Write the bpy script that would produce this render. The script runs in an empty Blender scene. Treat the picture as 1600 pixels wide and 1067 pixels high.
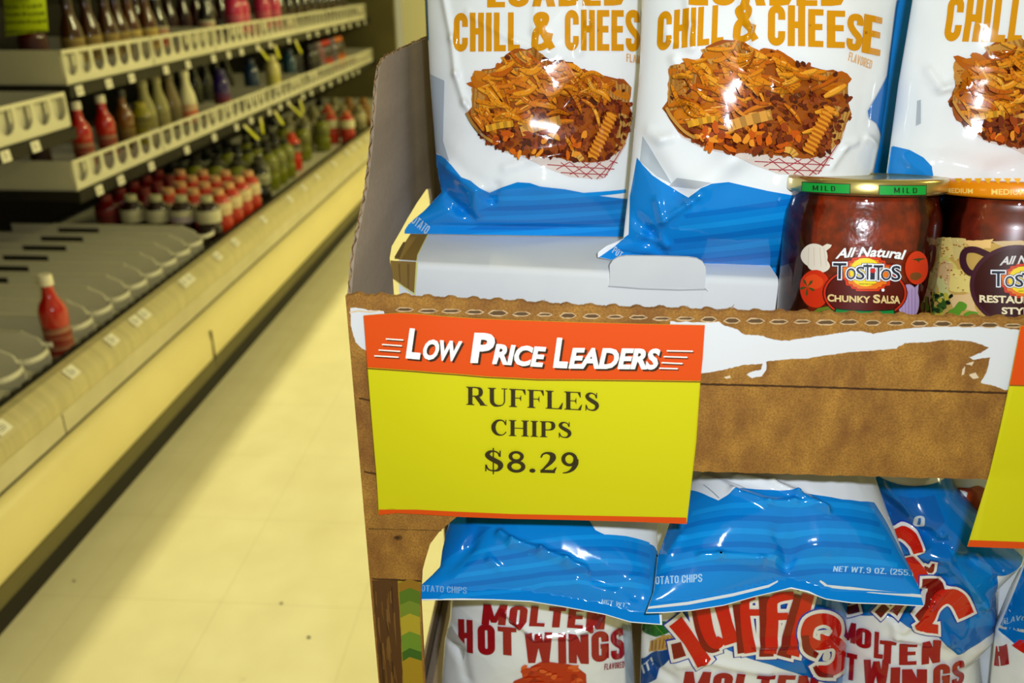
import bpy, bmesh, math, random
import numpy as np
from mathutils import Vector, Matrix
from mathutils.geometry import tessellate_polygon
random.seed(7); rng = np.random.default_rng(7)
PI = math.pi
sc = bpy.context.scene
C = sc.collection

# ------------------------------------------------------------------ camera, light, exposure
EYE = np.array([0.0, 0.0, 1.25])
FPX = 1344.0
def _n(v): v = np.array(v, float); return v / np.linalg.norm(v)
_F = _n((100, 578, -FPX)); _U = -_n((15, -3127, -FPX)); _U = _n(_U - _F * _U.dot(_F))
CM = np.stack([np.cross(_F, _U), _F, _U])                   # world = CM @ camera axes
cd = bpy.data.cameras.new('camera'); cam = bpy.data.objects.new('camera', cd); C.objects.link(cam)
cd.sensor_width = 36; cd.lens = FPX / 1600 * 36; cd.clip_start = 0.02; cd.clip_end = 60
mw = Matrix.Identity(4)
for i in range(3):
    for j in range(3): mw[i][j] = CM[i, j]
mw.translation = EYE
cam.matrix_world = mw
cd.dof.use_dof = True; cd.dof.focus_distance = 0.585; cd.dof.aperture_fstop = 7.2
sc.camera = cam

wd = bpy.data.worlds.new('store_air'); sc.world = wd; wd.use_nodes = True
wd.node_tree.nodes['Background'].inputs[0].default_value = (1.0, 0.90, 0.40, 1)
wd.node_tree.nodes['Background'].inputs[1].default_value = 0.34

def area(name, loc, rot, sx, sy, power, col, shape='RECTANGLE'):
    l = bpy.data.lights.new(name, 'AREA'); l.shape = shape; l.size = sx; l.size_y = sy
    l.energy = power; l.color = col
    o = bpy.data.objects.new(name, l); C.objects.link(o); o.location = loc; o.rotation_euler = rot
    return o
# fluorescent tube hung over the aisle, running along it, then an added fill strip
area('overhead_strip_light', (-1.262, 4.2, 3.5), (0, 0, 0), 0.035, 5.0, 100, (1.0, 0.91, 0.42))
area('overhead_strip_light', (4.2, 3.6, 3.5), (0, 0, 0), 0.05, 6.0, 420, (1.0, 0.91, 0.42))  # added fill strip, out of view, brightens the case's lower deck
# the camera's own flash, just beside the lens
fl = area('camera_flash', EYE + CM @ np.array([0.045, 0.035, 0.0]), (0, 0, 0), 0.022, 0.014, 3.4, (0.87, 0.94, 1.04))
fl.matrix_world = Matrix.Translation(fl.location) @ mw.to_3x3().to_4x4()
sc.view_settings.view_transform = 'Standard'; sc.view_settings.look = 'None'
sc.view_settings.exposure = 0.0; sc.view_settings.gamma = 1.0

# ------------------------------------------------------------------ helpers
def ray(px, py): return CM @ np.array([px - 800.0, 533.5 - py, -FPX])
def atY(px, py, Y): d = ray(px, py); return EYE + d * (Y / d[1])
def atX(px, py, X): d = ray(px, py); return EYE + d * (X / d[0])
def atZ(px, py, Z): d = ray(px, py); return EYE + d * ((Z - EYE[2]) / d[2])

def lin(c):
    return tuple(((v / 255) / 12.92 if v / 255 <= 0.04045 else ((v / 255 + 0.055) / 1.055) ** 2.4) for v in c)
def jit(c, a=14): return tuple(max(0, min(255, v + random.uniform(-a, a))) for v in c)

MATS = {}
def mat(name, col, rough=0.5, spec=0.5, metal=0.0, coat=0.0, trans=0.0, alpha=1.0):
    if name in MATS: return MATS[name]
    m = bpy.data.materials.new(name); m.use_nodes = True
    b = m.node_tree.nodes['Principled BSDF']
    b.inputs['Base Color'].default_value = (*lin(col), 1)
    b.inputs['Roughness'].default_value = rough; b.inputs['Metallic'].default_value = metal
    b.inputs['Specular IOR Level'].default_value = spec; b.inputs['Coat Weight'].default_value = coat
    b.inputs['Coat Roughness'].default_value = 0.06
    b.inputs['Transmission Weight'].default_value = trans; b.inputs['Alpha'].default_value = alpha
    MATS[name] = m
    return m
def noise_mat(name, c1, c2, scale=(8, 8, 8), rough=0.6, spec=0.4, detail=4, lo=0.35, hi=0.65, c3=None, scale3=90, f3=0.3, bump=0.0, bumpscale=200, coat=0):
    m = mat(name, c1, rough, spec, coat=coat); nt = m.node_tree; N = nt.nodes; L = nt.links
    b = N['Principled BSDF']
    tc = N.new('ShaderNodeTexCoord'); mp = N.new('ShaderNodeMapping'); mp.inputs['Scale'].default_value = scale
    L.new(tc.outputs['Object'], mp.inputs['Vector'])
    no = N.new('ShaderNodeTexNoise'); no.inputs['Detail'].default_value = detail; no.inputs['Scale'].default_value = 1
    L.new(mp.outputs[0], no.inputs['Vector'])
    cr = N.new('ShaderNodeValToRGB'); L.new(no.outputs[0], cr.inputs[0])
    cr.color_ramp.elements[0].position = lo; cr.color_ramp.elements[0].color = (*lin(c1), 1)
    cr.color_ramp.elements[1].position = hi; cr.color_ramp.elements[1].color = (*lin(c2), 1)
    out = cr.outputs[0]
    if c3:
        n3 = N.new('ShaderNodeTexNoise'); n3.inputs['Scale'].default_value = scale3; n3.inputs['Detail'].default_value = 3
        L.new(tc.outputs['Object'], n3.inputs['Vector'])
        r3 = N.new('ShaderNodeMapRange'); r3.inputs[1].default_value = 0.34; r3.inputs[2].default_value = 0.68; r3.inputs[4].default_value = f3
        L.new(n3.outputs[0], r3.inputs[0])
        mx = N.new('ShaderNodeMix'); mx.data_type = 'RGBA'
        L.new(r3.outputs[0], mx.inputs[0]); L.new(out, mx.inputs[6]); mx.inputs[7].default_value = (*lin(c3), 1)
        out = mx.outputs[2]
    L.new(out, b.inputs['Base Color'])
    if bump:
        nb = N.new('ShaderNodeTexNoise'); nb.inputs['Scale'].default_value = bumpscale
        L.new(tc.outputs['Object'], nb.inputs['Vector'])
        bp = N.new('ShaderNodeBump'); bp.inputs['Strength'].default_value = bump; bp.inputs['Distance'].default_value = 0.002
        L.new(nb.outputs[0], bp.inputs['Height']); L.new(bp.outputs[0], b.inputs['Normal'])
    return m
def ink_mat(name, rough, spec=0.5, coat=0.0):
    """printed ink: the colour of each printed shape sits on its faces"""
    m = mat(name, (200, 200, 200), rough, spec, coat=coat); nt = m.node_tree
    a = nt.nodes.new('ShaderNodeVertexColor'); a.layer_name = 'ink'
    nt.links.new(a.outputs[0], nt.nodes['Principled BSDF'].inputs['Base Color'])
    return m
def glass_mat(name, rough=0.03):
    m = bpy.data.materials.new(name); m.use_nodes = True; nt = m.node_tree; N = nt.nodes; L = nt.links
    N.remove(N['Principled BSDF']); t = N.new('ShaderNodeBsdfTransparent'); g = N.new('ShaderNodeBsdfGlossy'); g.inputs['Roughness'].default_value = rough
    mx = N.new('ShaderNodeMixShader'); f = N.new('ShaderNodeFresnel'); f.inputs[0].default_value = 1.48
    L.new(f.outputs[0], mx.inputs[0]); L.new(t.outputs[0], mx.inputs[1]); L.new(g.outputs[0], mx.inputs[2]); L.new(mx.outputs[0], N['Material Output'].inputs[0]); MATS[name] = m
    return m
def veil_mat(name, col, rough=0.2, clear=0.5):
    """thin clear plastic or glass: see-through with a sheen"""
    m = bpy.data.materials.new(name); m.use_nodes = True; nt = m.node_tree; N = nt.nodes; L = nt.links
    b = N['Principled BSDF']; b.inputs['Base Color'].default_value = (*lin(col), 1); b.inputs['Roughness'].default_value = rough
    t = N.new('ShaderNodeBsdfTransparent'); mx = N.new('ShaderNodeMixShader'); lw = N.new('ShaderNodeFresnel'); lw.inputs[0].default_value = 1.45
    mr = N.new('ShaderNodeMapRange'); mr.inputs[3].default_value = 1 - clear; mr.inputs[4].default_value = 1.0
    L.new(lw.outputs[0], mr.inputs[0]); L.new(mr.outputs[0], mx.inputs[0]); L.new(t.outputs[0], mx.inputs[1]); L.new(b.outputs[0], mx.inputs[2])
    L.new(mx.outputs[0], N['Material Output'].inputs[0]); MATS[name] = m
    return m

def tag(o, label, cat, group=None, kind=None):
    if label: o['label'] = label
    if cat: o['category'] = cat
    if group: o['group'] = group
    if kind: o['kind'] = kind
    return o
def empty(name, loc, label, cat, group=None):
    o = bpy.data.objects.new(name, None); C.objects.link(o); o.location = loc; o.empty_display_size = 0.02
    return tag(o, label, cat, group)
def link_mesh(name, me, mats, parent=None, smooth=False):
    for m in (mats if isinstance(mats, (list, tuple)) else [mats]): me.materials.append(m)
    o = bpy.data.objects.new(name, me); C.objects.link(o)
    if smooth: me.polygons.foreach_set('use_smooth', [True] * len(me.polygons))
    if parent is not None:
        o.parent = parent
        o.matrix_parent_inverse = (Matrix.Translation(parent.location) @ parent.rotation_euler.to_matrix().to_4x4()).inverted() if parent.parent is None else Matrix.Identity(4)
    return o

class MB:
    def __init__(s): s.v = []; s.f = []; s.mi = []
    def add(s, vs, fs, mi=0):
        k = len(s.v); s.v += [tuple(map(float, v)) for v in vs]; s.f += [tuple(i + k for i in f) for f in fs]; s.mi += [mi] * len(fs)
    def box(s, x0, x1, y0, y1, z0, z1, mi=0):
        s.add([(x0, y0, z0), (x1, y0, z0), (x1, y1, z0), (x0, y1, z0), (x0, y0, z1), (x1, y0, z1), (x1, y1, z1), (x0, y1, z1)],
              [(3, 2, 1, 0), (4, 5, 6, 7), (0, 1, 5, 4), (1, 2, 6, 5), (2, 3, 7, 6), (3, 0, 4, 7)], mi)
    def extr(s, prof, axis, a0, a1, mi=0):
        """closed profile swept along an axis; profile pairs are the two other axes in x,y,z order"""
        n = len(prof)
        def P(p, a): return {'x': (a, p[0], p[1]), 'y': (p[0], a, p[1]), 'z': (p[0], p[1], a)}[axis]
        s.add([P(p, a0) for p in prof] + [P(p, a1) for p in prof],
              [tuple(range(n))[::-1], tuple(range(n, 2 * n))] + [(i, (i + 1) % n, n + (i + 1) % n, n + i) for i in range(n)], mi)
    def lathe(s, prof, cx=0, cy=0, seg=24, mi=0, cap=True):
        n = len(prof); vs = []; fs = []
        for r, z in prof:
            for k in range(seg):
                a = 2 * PI * k / seg; vs.append((cx + r * math.sin(a), cy - r * math.cos(a), z))
        for i in range(n - 1):
            for k in range(seg):
                k2 = (k + 1) % seg; fs.append((i * seg + k, i * seg + k2, (i + 1) * seg + k2, (i + 1) * seg + k))
        if cap: fs += [tuple(range(seg))[::-1], tuple(range((n - 1) * seg, n * seg))]
        s.add(vs, fs, mi)
    def tube(s, pts, r, seg=8, mi=0):
        pts = [np.array(p, float) for p in pts]; n = len(pts); vs = []; fs = []
        for i, p in enumerate(pts):
            t = _n(pts[min(i + 1, n - 1)] - pts[max(i - 1, 0)]); a = np.cross(t, (0.1, 0.2, 1.0)); a = _n(a); b = np.cross(t, a)
            for k in range(seg): vs.append(p + r * (math.cos(2 * PI * k / seg) * a + math.sin(2 * PI * k / seg) * b))
        for i in range(n - 1):
            for k in range(seg): fs.append((i * seg + k, i * seg + (k + 1) % seg, (i + 1) * seg + (k + 1) % seg, (i + 1) * seg + k))
        fs += [tuple(range(seg))[::-1], tuple(range((n - 1) * seg, n * seg))]
        s.add(vs, fs, mi)
    def build(s, name, mats, parent=None, smooth=False, fix=True):
        me = bpy.data.meshes.new(name); me.from_pydata(s.v, [], s.f)
        if any(s.mi): me.polygons.foreach_set('material_index', s.mi)
        if fix:
            bm = bmesh.new(); bm.from_mesh(me); bmesh.ops.recalc_face_normals(bm, faces=bm.faces); bm.to_mesh(me); bm.free()
        o = link_mesh(name, me, mats, parent, smooth)
        return o
def bevel(o, w, seg=2):
    b = o.modifiers.new('bevel', 'BEVEL'); b.width = w; b.segments = seg; b.limit_method = 'ANGLE'; b.angle_limit = 0.6
    return o
def shade_auto(o, ang=0.7):
    me = o.data; me.polygons.foreach_set('use_smooth', [True] * len(me.polygons)); me.set_sharp_from_angle(angle=ang)
    return o

# ------------------------------------------------------------------ printed shapes: text, strokes, polygons laid on a surface
def catmull(pts, n=8, closed=False):
    P = [np.array(p, float) for p in pts]; out = []; m = len(P)
    for i in range(m if closed else m - 1):
        if closed: a, b, c, d = P[i - 1], P[i], P[(i + 1) % m], P[(i + 2) % m]
        else: a, b, c, d = P[max(i - 1, 0)], P[i], P[i + 1], P[min(i + 2, m - 1)]
        for k in range(n):
            t = k / n
            out.append(0.5 * ((2 * b) + (c - a) * t + (2 * a - 5 * b + 4 * c - d) * t * t + (3 * b - a - 3 * c + d) * t ** 3))
    if not closed: out.append(P[-1])
    return out
def strip(pts, w, closed=False):
    """quads of a stroke; w is a width or a list of widths"""
    P = [np.array(p, float)[:2] for p in pts]; n = len(P)
    W = [w] * n if np.isscalar(w) else list(np.interp(np.linspace(0, 1, n), np.linspace(0, 1, len(w)), w))
    Lf, Rt = [], []
    for i in range(n):
        a = P[i - 1] if (i or closed) else P[i]; b = P[(i + 1) % n] if (i < n - 1 or closed) else P[i]
        t = b - a; l = np.hypot(*t); t = t / l if l else np.array((1.0, 0)); nn = np.array((-t[1], t[0]))
        Lf.append(P[i] + nn * W[i] / 2); Rt.append(P[i] - nn * W[i] / 2)
    return [[Lf[i], Rt[i], Rt[(i + 1) % n], Lf[(i + 1) % n]] for i in range(n if closed else n - 1)]
def rect(x0, x1, y0, y1): return [(x0, y0), (x1, y0), (x1, y1), (x0, y1)]
def ell(cx, cy, rx, ry, n=28, a0=0, a1=2 * PI): return [(cx + rx * math.cos(a0 + (a1 - a0) * k / n), cy + ry * math.sin(a0 + (a1 - a0) * k / n)) for k in range(n + (a1 - a0 < 6.2))]
def rough_poly(pts, amp, step, seed=0):
    r = random.Random(seed); out = []; n = len(pts)
    for i in range(n):
        a = np.array(pts[i], float); b = np.array(pts[(i + 1) % n], float); l = np.hypot(*(b - a)); k = max(1, int(l / step))
        for j in range(k): out.append(tuple(a + (b - a) * j / k + np.array((r.uniform(-amp, amp), r.uniform(-amp, amp)))))
    return out

# heavy condensed block capitals, cap height 1
def _ring(w, t, r=None, a0=None, a1=None, y0=0.0, y1=1.0):
    r = (w - t) / 2 if r is None else r
    x0, x1, b, c = t / 2, w - t / 2, y0 + t / 2, y1 - t / 2; pts = []
    for cx, cy, s in ((x1 - r, c - r, 0), (x0 + r, c - r, 1), (x0 + r, b + r, 2), (x1 - r, b + r, 3)):
        for k in range(7): a = s * PI / 2 + k * PI / 12; pts.append((cx + r * math.cos(a), cy + r * math.sin(a)))
    return pts
def block_glyph(ch, t):
    w = 0.47
    V = lambda x: rect(x, x + t, 0, 1)
    B = lambda y, x0=0, x1=w: rect(x0, x1, y, y + t * 0.86)
    tb = t * 0.86
    if ch == ' ': return 0.2, []
    if ch == 'H': return w, [V(0), V(w - t), B(0.44)]
    if ch == 'I': return t, [V(0)]
    if ch == 'L': return w * .86, [V(0), B(0, 0, w * .86)]
    if ch == 'T': return w * .95, [V(w * .475 - t / 2), B(1 - tb, 0, w * .95)]
    if ch == 'E': return w * .88, [V(0), B(0, 0, w * .88), B(1 - tb, 0, w * .88), B(0.45, 0, w * .82)]
    if ch == 'F': return w * .86, [V(0), B(1 - tb, 0, w * .86), B(0.45, 0, w * .8)]
    if ch == 'O' or ch == '0': return w, strip(_ring(w, t), t, True)
    if ch in 'CG':
        R = _ring(w, t); p = [(w - t / 2, 0.64)] + R + [(w - t / 2, 0.36)]
        q = strip(p, t)
        if ch == 'G': q += [rect(w - t, w, 0.1, 0.5), rect(w * .52, w, 0.42, 0.42 + tb * .9)]
        return w, q
    if ch == 'D': return w, [V(0)] + strip([(0, 1 - t / 2)] + _ring(w, t)[0:7] + _ring(w, t)[21:28] + [(0, t / 2)], t) if False else [V(0)] + strip([(t * .4, 1 - t / 2), (w * .45, 1 - t / 2), (w - t * .75, .9), (w - t / 2, .75), (w - t / 2, .25), (w - t * .75, .1), (w * .45, t / 2), (t * .4, t / 2)], t)
    if ch == 'A': W = w * 1.12; return W, [[(0, 0), (t * .98, 0), (W / 2 + t * .42, 1), (W / 2 - t * .5, 1)], [(W - t * .98, 0), (W, 0), (W / 2 + t * .5, 1), (W / 2 - t * .42, 1)], rect(W * .25, W * .75, .2, .2 + tb * .8)]
    if ch == 'V': W = w * 1.1; return W, [[(0, 1), (t, 1), (W / 2 + t * .4, 0), (W / 2 - t * .5, 0)], [(W - t, 1), (W, 1), (W / 2 + t * .5, 0), (W / 2 - t * .4, 0)]]
    if ch == 'M': W = w * 1.35; return W, [V(0), V(W - t), [(0, 1), (t, 1), (W / 2 + t * .35, .1), (W / 2 - t * .35, .1)], [(W - t, 1), (W, 1), (W / 2 + t * .35, .1), (W / 2 - t * .35, .1)]]
    if ch == 'N': return w * 1.05, [V(0), V(w * 1.05 - t), [(0, 1), (t, 1), (w * 1.05, 0), (w * 1.05 - t, 0)]]
    if ch == 'W':
        W = w * 1.55; q = W / 4
        return W, [[(0, 1), (t, 1), (q + t * .45, 0), (q - t * .45, 0)], [(2 * q - t * .45, .95), (2 * q + t * .45, .95), (q + t * .45, 0), (q - t * .45, 0)],
                   [(2 * q - t * .45, .95), (2 * q + t * .45, .95), (3 * q + t * .45, 0), (3 * q - t * .45, 0)], [(W - t, 1), (W, 1), (3 * q + t * .45, 0), (3 * q - t * .45, 0)]]
    if ch == 'S':
        p = catmull([(w - t / 2, .7), (w - t / 2, .82), (w * .68, 1 - t / 2), (w * .36, 1 - t / 2), (t / 2, .83), (t / 2, .68), (w * .42, .53), (w - t / 2, .36), (w - t / 2, .2), (w * .66, t / 2), (w * .34, t / 2), (t / 2, .18), (t / 2, .31)], 5)
        return w, strip(p, t)
    if ch in 'PR':
        q = [V(0)] + strip([(t * .4, 1 - t / 2), (w * .5, 1 - t / 2), (w - t * .65, .93), (w - t / 2, .82), (w - t / 2, .62), (w - t * .65, .51), (w * .5, .47), (t * .4, .47)], t * .92)
        if ch == 'R': q.append([(w * .36, .48), (w * .36 + t, .48), (w, 0), (w - t, 0)])
        return w, q
    if ch == 'U': return w, strip([(t / 2, 1)] + [p for p in _ring(w, t)[14:28]] + [(w - t / 2, 1)], t)
    if ch == '&':
        W = w * 1.12
        p = catmull([(W, t * .3), (W * .68, .36), (W * .3, .74), (W * .3, .86), (W * .5, 1 - t / 2), (W * .68, .86), (W * .62, .7), (W * .26, .48), (t / 2, .27), (W * .2, t * .6), (W * .45, t / 2), (W * .74, .2), (W * .88, .46)], 5)
        return W, strip(p, t * .92)
    if ch == '.': return t, [rect(0, t, 0, t)]
    if ch == ',': return t, [rect(0, t, 0, t), [(t * .4, 0), (t, 0), (t * .3, -t)]]
    if ch == '!': return t, [rect(0, t, 0, t), rect(0, t, .28, 1)]
    if ch == '(': return t * 1.2, strip(catmull([(t * 1.1, 1.05), (t * .5, .75), (t * .5, .25), (t * 1.1, -.05)], 4), t * .8)
    if ch == ')': return t * 1.2, strip(catmull([(t * .1, 1.05), (t * .7, .75), (t * .7, .25), (t * .1, -.05)], 4), t * .8)
    if ch == '9': return w, strip(_ring(w, t, y0=.42), t, True) + strip(catmull([(w - t / 2, .75), (w - t / 2, .3), (w * .6, t / 2), (w * .3, t / 2), (t / 2, .22)], 4), t)
    if ch == '2': return w, strip(catmull([(t / 2, .72), (t / 2, .84), (w * .4, 1 - t / 2), (w - t * .6, .88), (w - t / 2, .68), (w * .6, .42), (t * .6, t)], 4), t) + [B(0)]
    if ch == '5': return w, [B(1 - tb), rect(0, t, .5, 1)] + strip(catmull([(t * .3, .58), (w * .5, .62), (w - t / 2, .45), (w - t / 2, .2), (w * .5, t / 2), (t * .6, .12), (t / 2, .25)], 4), t)
    if ch == '1': return t * 1.6, [rect(t * .6, t * 1.6, 0, 1), [(0, .7), (t * .7, .78), (t * .7, 1)]]
    if ch == 'Z': return w * .9, [B(0, 0, w * .9), B(1 - tb, 0, w * .9), [(0, tb * .5), (t, tb * .5), (w * .9, 1 - tb * .5), (w * .9 - t, 1 - tb * .5)]]
    if ch == 'g': return block_glyph('9', t)
    return w, [V(0)]
def block_text(s, t=0.17, gap=0.075):
    x = 0; out = []
    for ch in s:
        w, ps = block_glyph(ch, t); out += [[(p[0] + x, p[1]) for p in q] for q in ps]; x += w + gap
    return out, x - gap

# bold book serif, cap height 1
def _serif(x0, x1, y, up): 
    h = 0.05
    return [rect(x0, x1, y, y + h) if up else rect(x0, x1, y - h, y)]
def serif_glyph(ch):
    T, t = 0.2, 0.06
    def stem(x, y0=0.0, y1=1.0, l=.09, r=.09, bot=True, top=True):
        q = [rect(x, x + T, y0, y1)]
        for on, y, up in ((bot, y0, True), (top, y1, False)):
            if on:
                q += _serif(x - l, x + T + r, y, up); d = .05 if up else -.05; e = .05 if up else -.05
                q += [[(x - l * .3, y + d), (x, y + d), (x, y + d + e * 1.2)], [(x + T, y + d), (x + T + r * .3, y + d), (x + T, y + d + e * 1.2)]]
        return q
    if ch == ' ': return .3, []
    if ch in 'RP':
        yb = .47 if ch == 'R' else .44
        q = stem(.1) + strip(catmull([(.28, .975), (.5, .97), (.66, .9), (.7, .73), (.66, .56), (.5, yb + .03), (.28, yb + .025)], 5), [t, t * 1.1, .17, T * 1.06, .17, t * 1.1, t])
        if ch == 'R': q += [[(.36, yb + .04), (.6, yb + .04), (.95, 0), (.7, 0)], rect(.66, 1.0, 0, .045)]
        return (1.0 if ch == 'R' else .86), q
    if ch == 'U':
        return .98, stem(.1, .3, 1, bot=False) + strip(catmull([(.2, .42), (.22, .2), (.34, .06), (.52, .03), (.7, .09), (.79, .24), (.8, .45)], 5), [T, T, .16, .09, t, t, t]) + [rect(.77, .83, .4, 1), rect(.66, .94, .95, 1)]
    if ch in 'FE':
        q = stem(.1) + [rect(.2, .78, .945, 1), [(.78, 1), (.8, .7), (.76, .7), (.66, .92), (.6, 1)], rect(.28, .55, .475, .525), [(.5, .5), (.585, .68), (.585, .32)]]
        if ch == 'E': q += [rect(.2, .8, 0, .055), [(.8, 0), (.86, .31), (.82, .31), (.68, .08), (.6, 0)]]
        return (.84 if ch == 'F' else .9), q
    if ch == 'L': return .86, stem(.1) + [rect(.2, .76, 0, .055), [(.78, 0), (.84, .36), (.8, .36), (.64, .08), (.56, 0)]]
    if ch == 'S':
        q = strip(catmull([(.6, .72), (.55, .88), (.4, .965), (.25, .93), (.17, .8), (.24, .66), (.42, .53), (.6, .4), (.64, .24), (.55, .08), (.38, .035), (.2, .1), (.12, .3)], 5), [t, t, t * 1.1, .13, .18, .2, .22, .21, .18, .12, t * 1.1, t, t])
        return .76, q + [rect(.6, .645, .7, 1.0), rect(.09, .135, 0, .32)]
    if ch == 'C':
        q = strip(catmull([(.78, .68), (.68, .9), (.5, .965), (.3, .88), (.17, .64), (.17, .36), (.3, .12), (.5, .035), (.68, .09), (.8, .25)], 5), [t, t * 1.2, .09, .16, .22, .22, .16, .09, t, t])
        return .9, q + [rect(.765, .81, .66, 1.0)]
    if ch == 'H': return 1.06, stem(.1) + stem(.74) + [rect(.2, .84, .475, .53)]
    if ch == 'I': return .46, stem(.12)
    if ch == '8':
        a = strip(ell(.33, .745, .19, .2, 24), .12, True); b = strip(ell(.33, .265, .23, .225, 24), .14, True)
        return .68, a + b
    if ch == '9':
        return .68, strip(ell(.32, .68, .2, .275, 26), .13, True) + strip(catmull([(.53, .7), (.52, .45), (.42, .2), (.26, .06), (.1, .02)], 5), [.17, .18, .14, .08, .04])
    if ch == '2':
        return .66, strip(catmull([(.08, .72), (.14, .88), (.28, .95), (.44, .88), (.47, .7), (.38, .48), (.22, .26), (.1, .09)], 5), [.05, .07, .1, .18, .2, .15, .09, .07]) + [rect(.06, .54, 0, .15), [(.52, 0), (.6, .28), (.56, .28), (.46, .14)]]
    if ch == '.': return .32, [ell(.15, .09, .1, .1, 18)]
    if ch == '$':
        w, q = serif_glyph('S'); return .74, [[(p[0] * .92, p[1]) for p in k] for k in q] + [rect(.33, .37, -.13, 1.12)]
    return .5, []
def serif_text(s, gap=0.03):
    x = 0; out = []
    for ch in s:
        w, ps = serif_glyph(ch); out += [[(p[0] + x, p[1]) for p in q] for q in ps]; x += w + gap
    return out, x - gap

_tc = {}
def font_tris(s, offset=0.0, shear=0.0, space=1.0, res=3):
    """triangles of a word in the built-in typeface, height of a capital about 0.7"""
    k = (s, offset, shear, space, res)
    if k in _tc: return _tc[k]
    cu = bpy.data.curves.new('w', 'FONT'); cu.body = s; cu.offset = offset; cu.shear = shear; cu.space_character = space; cu.resolution_u = res
    o = bpy.data.objects.new('w', cu); C.objects.link(o); bpy.context.view_layer.update()
    dg = bpy.context.evaluated_depsgraph_get(); e = o.evaluated_get(dg); me = e.to_mesh(); me.calc_loop_triangles()
    V = [tuple(v.co[:2]) for v in me.vertices]; T = [[V[i] for i in t.vertices] for t in me.loop_triangles]
    e.to_mesh_clear(); bpy.data.objects.remove(o); bpy.data.curves.remove(cu)
    _tc[k] = T
    return T
def bbox(polys):
    P = np.array([p for q in polys for p in q]); return P.min(0), P.max(0)
def fit(polys, p0, px, py, lo=None, hi=None, bend=0.0):
    """affine: box corner -> p0, right end -> px, top -> py; bend lifts the middle"""
    a, b = bbox(polys); lo = a if lo is None else np.array(lo); hi = b if hi is None else np.array(hi)
    p0, px, py = map(lambda q: np.array(q, float), (p0, px, py)); out = []
    for q in polys:
        r = []
        for p in q:
            s = (p[0] - lo[0]) / (hi[0] - lo[0]); t = (p[1] - lo[1]) / (hi[1] - lo[1])
            r.append(p0 + (px - p0) * s + (py - p0) * (t + bend * 4 * s * (1 - s)))
        out.append(r)
    return out

class Surf:
    """a surface that printed shapes are laid on: pts(A, off) -> world points, inv(P) pixels of the reference -> surface coordinates"""
    grid = 0.0025; gx = gz = True
    def nrm(s, A, h=0.0004):
        z = np.zeros(len(A)); e = np.array((h, 0)); f = np.array((0, h))
        n = np.cross(s.pts(A + e, z) - s.pts(A - e, z), s.pts(A + f, z) - s.pts(A - f, z))
        return n / np.maximum(np.linalg.norm(n, axis=1, keepdims=True), 1e-12)
class Ink:
    def __init__(s, surf, eps=0.0006, lay=0.00003):
        s.surf = surf; s.eps = eps; s.lay = lay; s.P = []; s.n = 0
    def put(s, polys, col, px=True, up=1, cut=True, many=False):
        """polys in pixels of the photo (px) or in the surface's own coordinates"""
        if not polys: return
        s.n += up
        A = np.array([p[:2] for q in polys for p in q], float)
        if px: A = s.surf.inv(A)
        k = 0
        for i, q in enumerate(polys):
            c = col[i] if many else col
            if many: s.n += 0.12
            s.P.append((A[k:k + len(q)], lin(c), s.eps + s.lay * (s.n + .3 * (i % 3)), cut)); k += len(q)
    def text(s, word, p0, px, py, col, kind='block', up=1, bend=0.0, pxl=True, **kw):
        if kind == 'block': q, _ = block_text(word, **kw)
        elif kind == 'serif': q, _ = serif_text(word, **kw)
        else: q = font_tris(word, **kw)
        s.put(fit(q, p0, px, py, bend=bend), col, pxl, up)
    def build(s, name, m, parent=None, weld=False):
        A, OFF, F, FC = [], [], [], []
        g = s.surf.grid; ax_on = [a for a, on in ((0, s.surf.gx), (1, s.surf.gz)) if on] if g else []
        for P, c, off, cut in s.P:
            L = [tuple(map(float, p)) for p in P]
            if len(L) == 3 or (len(L) == 4 and not cut): pieces = [L]
            else:
                tr = tessellate_polygon([[Vector((p[0], p[1], 0)) for p in L]])
                pieces = [[L[i] for i in t] for t in tr]
            if cut:
                for ax in ax_on:
                    nxt = []
                    for q in pieces:
                        v = [p[ax] for p in q]
                        for k in range(int(math.floor(min(v) / g)) + 1, int(math.ceil(max(v) / g))):
                            lo, q = _split(q, ax, k * g)
                            if len(lo) > 2: nxt.append(lo)
                        if len(q) > 2: nxt.append(q)
                    pieces = nxt
            for q in pieces:
                k = len(A); A += q; OFF += [off] * len(q); F.append(list(range(k, k + len(q)))); FC.append(c)
        A = np.array(A); OFF = np.array(OFF)
        W = s.surf.pts(A, OFF); Nn = s.surf.nrm(A); F2, C2 = [], []
        for f, c in zip(F, FC):
            a, b, d = W[f[0]], W[f[1]], W[f[2]]; cr = np.cross(b - a, d - a)
            if len(f) == 4: cr = cr + np.cross(d - a, W[f[3]] - a)
            if np.linalg.norm(cr) < 1e-13: continue
            F2.append(f[::-1] if cr @ Nn[f[0]] < 0 else f); C2.append(c)
        me = bpy.data.meshes.new(name); me.from_pydata(W.tolist(), [], F2)
        at = me.color_attributes.new('ink', 'FLOAT_COLOR', 'CORNER'); buf = []
        for f, c in zip(F2, C2): buf += [*c, 1.0] * len(f)
        at.data.foreach_set('color', buf)
        o = link_mesh(name, me, m, parent, True)
        if weld:
            bm = bmesh.new(); bm.from_mesh(me); bmesh.ops.remove_doubles(bm, verts=bm.verts, dist=1e-6); bm.to_mesh(me); bm.free()
        else: me.normals_split_custom_set_from_vertices(Nn.tolist())
        return o
def _split(q, ax, k):
    lo, hi = [], []
    for i, p in enumerate(q):
        r = q[(i + 1) % len(q)]
        if p[ax] <= k: lo.append(p)
        if p[ax] >= k: hi.append(p)
        if (p[ax] < k < r[ax]) or (r[ax] < k < p[ax]):
            t = (k - p[ax]) / (r[ax] - p[ax]); m = (p[0] + (r[0] - p[0]) * t, p[1] + (r[1] - p[1]) * t); lo.append(m); hi.append(m)
    return lo, hi

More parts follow.
